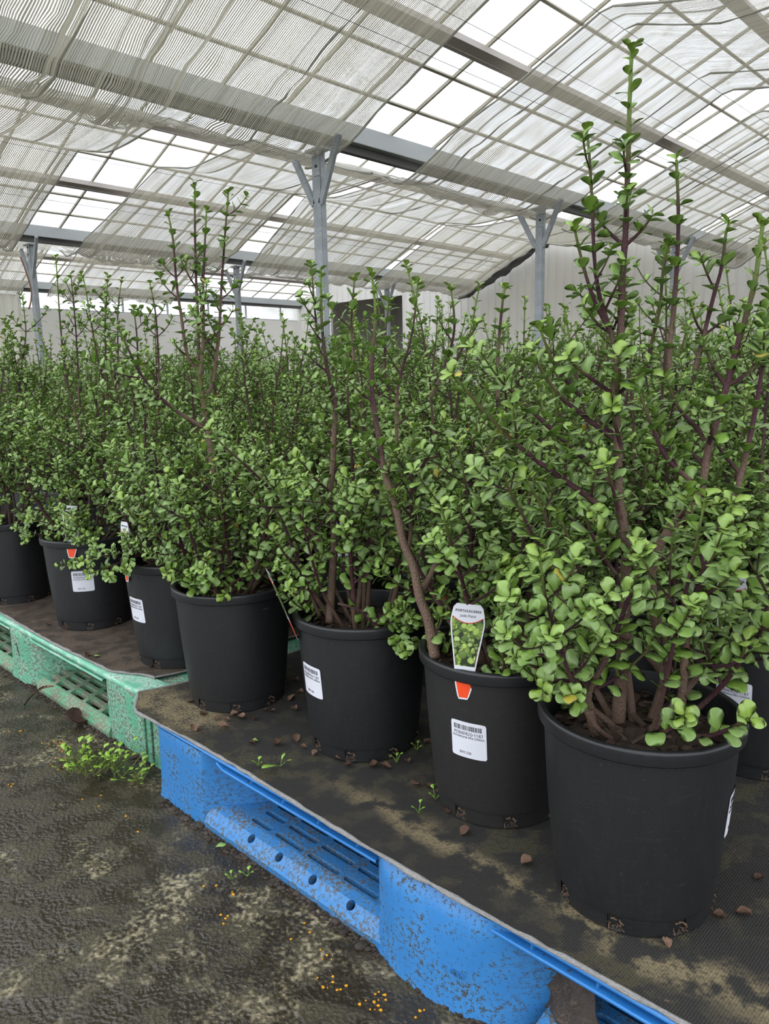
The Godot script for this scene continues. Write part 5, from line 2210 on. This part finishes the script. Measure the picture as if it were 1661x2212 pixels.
# ---------------------------------------------------------------- small things
func curled_leaf(seed_: int, size: float, col: Color) -> Mesh:
	# a dry leaf, cupped and twisted
	var r := RandomNumberGenerator.new()
	r.seed = seed_
	var mb := MB.new()
	var n := 6
	var curl := r.randf_range(1.6, 4.0)
	var twist := r.randf_range(-1.6, 1.6)
	for side in 2:
		for i in n + 1:
			var t := float(i) / n
			var w := 0.40 * pow(sin(PI * clampf(t * 0.92 + 0.06, 0, 1)), 0.7)
			for k in 5:
				var u := -1.0 + k * 0.5
				var p := Vector3(u * w, 0.25 * w * curl * u * u + 0.12 * sin(t * 3.0 + curl) + 0.07 * sin(u * 4.0 + t * 8.0 + twist), t - 0.5)
				p = p.rotated(Vector3.BACK, twist * (t - 0.5))
				mb.vert((p + Vector3(0, 0.03 * side, 0)) * size, col * r.randf_range(0.8, 1.2))
	var o := (n + 1) * 5
	for i in n:
		for k in 4:
			var a := i * 5 + k
			mb.quad_i(o + a, o + a + 5, o + a + 6, o + a + 1)
			mb.quad_i(a, a + 1, a + 6, a + 5)
	var low := 1e9
	for p in mb.v:
		low = minf(low, p.y)
	for i in mb.v.size():
		mb.v[i].y -= low
	return mb.mesh(M.dead)


func dead_leaves() -> void:
	var kinds := []
	for k in 6:
		var g := 0.055 + 0.018 * k
		kinds.append(curled_leaf(40 + k, 0.012 + 0.001 * (k % 3), Color(g * 1.2, g * 0.74, g * 0.52)))
	# pixel of each fallen leaf on the mats
	var where := [[415, 1518], [440, 1545], [470, 1552], [490, 1556], [505, 1545], [520, 1550], [550, 1552], [570, 1535], [588, 1537], [635, 1533], [420, 1575], [483, 1571], [545, 1605], [600, 1606], [640, 1597], [655, 1615], [680, 1628], [735, 1640], [752, 1654], [810, 1655], [834, 1658], [880, 1646], [925, 1605], [898, 1697], [925, 1700], [965, 1752], [1003, 1798], [1062, 1780], [1135, 1862], [1440, 2040], [1640, 1898], [1555, 1981], [1605, 1975], [640, 1470], [648, 1495], [630, 1510], [190, 1416], [105, 1350], [330, 1440], [150, 1358]]
	var r := RandomNumberGenerator.new()
	r.seed = 6
	var k := 0
	for q in where:
		var p := on_y(q[0], q[1], TOP + 0.0035)
		var xf := Transform3D(Basis.from_euler(Vector3(r.randf_range(-0.15, 0.15), r.randf() * TAU, r.randf_range(-0.15, 0.15))).scaled(Vector3.ONE * r.randf_range(0.75, 1.25)), p)
		whole("dead_leaf", kinds[k % 6], "small brown curled dead leaf fallen on the black mat beside the pots", "dead leaf", xf, "dead leaves on the mats")
		k += 1
	# one lying on the blue rim, one on the lower deck
	whole("dead_leaf", kinds[2], "red-brown dead leaf stuck on the blue pallet's top edge", "dead leaf", Transform3D(Basis(Vector3.UP, 1.0), on_y(1440, 2184, TOP - 0.002)))
	for q in [[700, 1872], [625, 1940], [590, 1935], [475, 1835], [690, 1660]]:
		pass
	# fallen green leaves
	var gl := MB.new()
	gl.add(leaf_base[0][0], leaf_base[0][1], leaf_base[0][2], Transform3D.IDENTITY, Color(0.26, 0.40, 0.10))
	var gm := gl.mesh(M.leaf)
	for q in [[558, 1600, TOP + 0.004, 0.010, "small bright green leaf dropped on the mat between two pots"], [218, 1416, TOP + 0.004, 0.013, "green leaf dropped on the faded mat of the green pallet"], [465, 1830, 0.003, 0.015, "pale green leaf dropped on the wet floor beside the blue pallet"]]:
		whole("fallen_leaf", gm, q[4], "leaf", Transform3D((Basis(Vector3.UP, q[0] * 0.7) * Basis(Vector3.RIGHT, -PI / 2 + 0.15)).scaled(Vector3.ONE * q[3]), on_y(q[0], q[1], q[2])))


# little plant: stalks from one foot, each ending in a leaf; dirs [az, tilt, length, leaf size]
func sprig(called: String, label: String, at: Vector3, dirs: Array, col: Color, stalk: Color, group := "", narrow := 1.0) -> void:
	var o := thing(called, label, "weed", Transform3D(Basis.IDENTITY, at), group)
	for d in dirs:
		var mb := MB.new()
		var dir := Vector3(cos(d[0]) * sin(d[1]), cos(d[1]), sin(d[0]) * sin(d[1]))
		var p := Vector3.ZERO
		var foot: Vector3 = d[4] if d.size() > 4 else Vector3.ZERO
		p = foot
		var pts := PackedVector3Array([p])
		var rad := PackedFloat32Array([0.0009])
		var cols := PackedColorArray([stalk])
		for i in 3:
			p += dir * d[2] / 3.0
			pts.append(p)
			rad.append(0.0006)
			cols.append(stalk.lerp(col, 0.6))
			dir = (dir + Vector3(0, 0.05, 0)).normalized()
		mb.tube(pts, rad, 5, cols)
		part("stalk", mb.mesh(M.stem), o)
		var lm := MB.new()
		var ax := (dir * 0.5 + Vector3(cos(d[0]), 0.15, sin(d[0])) * 0.7).normalized()
		var nz := (Vector3.UP - ax * ax.y).normalized()
		var s: float = d[3]
		lm.add(leaf_base[0][0], leaf_base[0][1], leaf_base[0][2], Transform3D(Basis(ax.cross(nz) * s * narrow, ax * s, nz * s), p), col)
		part("leaf", lm.mesh(M.leaf), o)


func weeds() -> void:
	var bright := Color(0.24, 0.44, 0.06)
	var pale := Color(0.14, 0.20, 0.06)
	# clover-like seedlings on the mat
	var r := RandomNumberGenerator.new()
	r.seed = 12
	for q in [[557, 1655], [905, 1757], [940, 1727], [857, 1648], [901, 1622]]:
		var dirs := []
		for k in 4:
			dirs.append([TAU * k / 4.0 + r.randf_range(-0.5, 0.5), r.randf_range(0.35, 0.8), r.randf_range(0.006, 0.013), r.randf_range(0.005, 0.0075)])
		sprig("seedling", "tiny clover-like green seedling growing through the black mat", on_y(q[0], q[1], TOP + 0.003), dirs, bright, pale, "seedlings on the mat")
	sprig("seedling", "seedling with one long narrow leaf on the mat in front of the gnarled plant", on_y(606, 1655, TOP + 0.003), [[2.3, 1.1, 0.004, 0.030], [5.0, 0.6, 0.008, 0.012], [0.4, 0.8, 0.012, 0.011]], Color(0.26, 0.46, 0.08), pale, "", 0.45)
	# trailing weed at the corner of the green pallet
	var dirs := []
	for k in 96:
		var foot := Vector3(r.randf_range(-0.075, 0.030), r.randf_range(0.0, 0.012), r.randf_range(-0.03, 0.03))
		dirs.append([r.randf() * TAU, r.randf_range(0.3, 1.25), r.randf_range(0.010, 0.045), r.randf_range(0.007, 0.013), foot])
	sprig("trailing_weed", "bright yellow-green weed trailing at the foot of the green pallet's corner", on_y(243, 1668, 0.002), dirs, Color(0.27, 0.44, 0.05), Color(0.17, 0.13, 0.07))
	dirs = []
	for k in 18:
		dirs.append([r.randf() * TAU, r.randf_range(0.4, 1.1), r.randf_range(0.012, 0.034), r.randf_range(0.009, 0.014), Vector3(r.randf_range(-0.012, 0.012), 0, r.randf_range(-0.012, 0.012))])
	sprig("trailing_weed", "low green weed with pinkish root beside the blue pallet's corner", on_y(292, 1692, 0.002), dirs, Color(0.22, 0.38, 0.05), Color(0.22, 0.12, 0.08))
	for q in [[790, 1958], [1085, 2170], [500, 1900], [535, 1892]]:
		dirs = []
		for k in 4:
			dirs.append([TAU * k / 4.0 + r.randf_range(-0.5, 0.5), r.randf_range(0.4, 0.9), r.randf_range(0.005, 0.009), r.randf_range(0.005, 0.007)])
		sprig("seedling", "tiny green seedling on the wet concrete by the blue pallet", on_y(q[0], q[1], 0.002), dirs, bright, pale, "seedlings on the concrete")


func litter() -> void:
	# long dry leaf propped on the green pallet, and a shrivelled one under it
	var mb := MB.new()
	var p0 := on_y(52, 1522, 0.004)
	var p1 := on_y(115, 1480, 0.045)
	for i in 9:
		var t := i / 8.0
		var p := p0.lerp(p1, t) + Vector3(0, 0.012 * sin(PI * t), 0)
		var w := 0.009 * sin(PI * clampf(t * 0.9 + 0.08, 0, 1))
		var x := (p1 - p0).cross(Vector3.UP).normalized()
		var g := 0.20 + 0.06 * sin(t * 9.0)
		var cc := Color(g, g * 0.62, g * 0.42)
		mb.vert(p - x * w, cc)
		mb.vert(p + Vector3(0, -0.003, 0), cc * 0.8)
		mb.vert(p + x * w, cc)
		mb.vert(p + Vector3(0, -0.0038, 0), cc * 0.7)
	for i in 8:
		for k in 4:
			var a := i * 4 + k
			var b := i * 4 + (k + 1) % 4
			mb.quad_i(a, b, b + 4, a + 4)
	whole("dry_leaf", mb.mesh(M.dead), "long narrow dry brown leaf propped against the green pallet", "dead leaf")
	whole("dry_leaf", curled_leaf(91, 0.05, Color(0.12, 0.075, 0.06)), "shrivelled dark leaf hanging at the green pallet's lower edge", "dead leaf", Transform3D(Basis.from_euler(Vector3(0.7, 2.2, 0.3)), on_y(158, 1560, 0.006)))
	# rotten leaf sheet plastered in the opening of the blue pallet
	mb = MB.new()
	var nz := noise(95, 14.0, 3)
	var nu := 16
	var nv := 16
	for side in 2:
		for i in nu + 1:
			for j in nv + 1:
				var u := float(i) / nu
				var v := float(j) / nv
				# from under the flange down to the floor
				var b := lerpf(0.372, 0.300, u) + 0.012 * nz.get_noise_2d(v * 0.3, 3.0) + 0.02 * (1.0 - v) * (0.5 - u)
				var y := lerpf(0.001, 0.094, v)
				var a := 0.575 + 0.020 * v + 0.016 * sin(u * 5.0 + 0.5) * (1.0 - 0.4 * v) + 0.010 * nz.get_noise_2d(u * 0.4, v * 0.5)
				var g := 0.075 + 0.05 * nz.get_noise_2d(u * 1.2 + 7.0, v * 0.8)
				mb.vert(L(a + 0.0015 * side, b, y), Color(g * 1.05, g * 0.82, g * 0.66))
	var o := (nu + 1) * (nv + 1)
	for i in nu:
		for j in nv:
			var a := i * (nv + 1) + j
			mb.quad_i(a, a + 1, a + nv + 2, a + nv + 1)
			mb.quad_i(o + a, o + a + nv + 1, o + a + nv + 2, o + a + 1)
	whole("rotten_leaf", mb.mesh(M.mud), "large rotting brown leaf plastered in the opening of the blue pallet", "dead leaf")
	# mud ridge along the foot of the pallets
	var r := RandomNumberGenerator.new()
	r.seed = 31
	mb = MB.new()
	for run in [[0.548, 1.03, 0.30], [0.590, 2.1, 1.14]]:
		var b: float = run[1]
		while b > run[2]:
			var k := 0.35 + 0.65 * absf(nz.get_noise_1d(b * 6.0) * 2.0)
			var c := L(run[0] - r.randf_range(-0.006, 0.010), b, 0.0)
			var g := r.randf_range(0.03, 0.075)
			var s := r.randf_range(0.0018, 0.0046) * k
			mb.bbox(Transform3D(Basis.from_euler(Vector3(r.randf() * 3, r.randf() * 3, r.randf() * 3)).scaled(Vector3(1.4, 0.8, 1.0)), c + Vector3(0, s * 0.3, 0)), Vector3(s, s, s) * 1.6, s * 0.4, Color(g, g * 0.82, g * 0.68))
			b -= r.randf_range(0.0005, 0.0016)
	whole("mud", mb.mesh(M.chip, false), "crumbs of dark mud along the foot of the pallets", "mud", Transform3D.IDENTITY, "", "stuff")
	# yellow flecks of fallen blossom on the concrete
	mb = MB.new()
	for q in [[115, 1610, 16, 26], [135, 1650, 12, 30], [190, 1730, 3, 30], [270, 1765, 2, 8], [300, 1795, 2, 8], [725, 2120, 8, 40], [800, 2170, 8, 26], [500, 1985, 4, 30], [520, 1930, 3, 20], [690, 2060, 5, 30], [830, 2150, 4, 20], [10, 1690, 4, 20], [640, 2010, 3, 50], [35, 1570, 4, 20], [900, 2190, 3, 20], [450, 1900, 2, 30]]:
		for k in q[2]:
			var p := on_y(q[0] + r.randf_range(-1, 1) * q[3], q[1] + r.randf_range(-1, 1) * q[3] * 0.5, 0.0012)
			var s := r.randf_range(0.0009, 0.0024)
			var g := r.randf_range(0.40, 0.62)
			var col := Color(g, g * 0.46, 0.02)
			var c0 := mb.vert(p + Vector3(0, s * 0.35, 0), col)
			for m in 6:
				var an := TAU * m / 6.0
				var rr := s * r.randf_range(0.55, 1.25)
				mb.vert(p + Vector3(cos(an) * rr, -0.001, sin(an) * rr), col)
			for m in 6:
				mb.tri(c0, c0 + 1 + (m + 1) % 6, c0 + 1 + m)
	whole("yellow_flecks", mb.mesh(M.chip), "scattered yellow flecks of blossom lying on the wet concrete", "litter", Transform3D.IDENTITY, "", "stuff")
	# hose hanging by the far post
	mb = MB.new()
	var pts := PackedVector3Array()
	var rad := PackedFloat32Array()
	for q in [[44, 555], [52, 575], [62, 605], [68, 630], [66, 655], [62, 668]]:
		var d := ray(q[0], q[1])
		pts.append(CAM + d * (L(4.55, 11.40).length() / Vector2(d.x, d.z).length()))
		rad.append(0.011)
	mb.tube(spline(pts, 0.05), PackedFloat32Array(range(spline(pts, 0.05).size()).map(func(_i: int) -> float: return 0.011)), 6)
	whole("hose", mb.mesh(mat(srgb(150, 110, 84), 0.6)), "thin brown hose hanging beside the far Y-braced post", "hose")


func _ready() -> void:
	rng.seed = 4
	setup()
	make_materials()
	ground()
	roof()
	posts()
	walls()
	screens()
	wires()
	blue_pallet()
	green_pallet()
	hidden_pallets()
	mats()
	make_print()
	pot_mesh_set()
	make_sticker_meshes()
	make_leaves()
	front_row()
	back_rows()
	dead_leaves()
	weeds()
	litter()
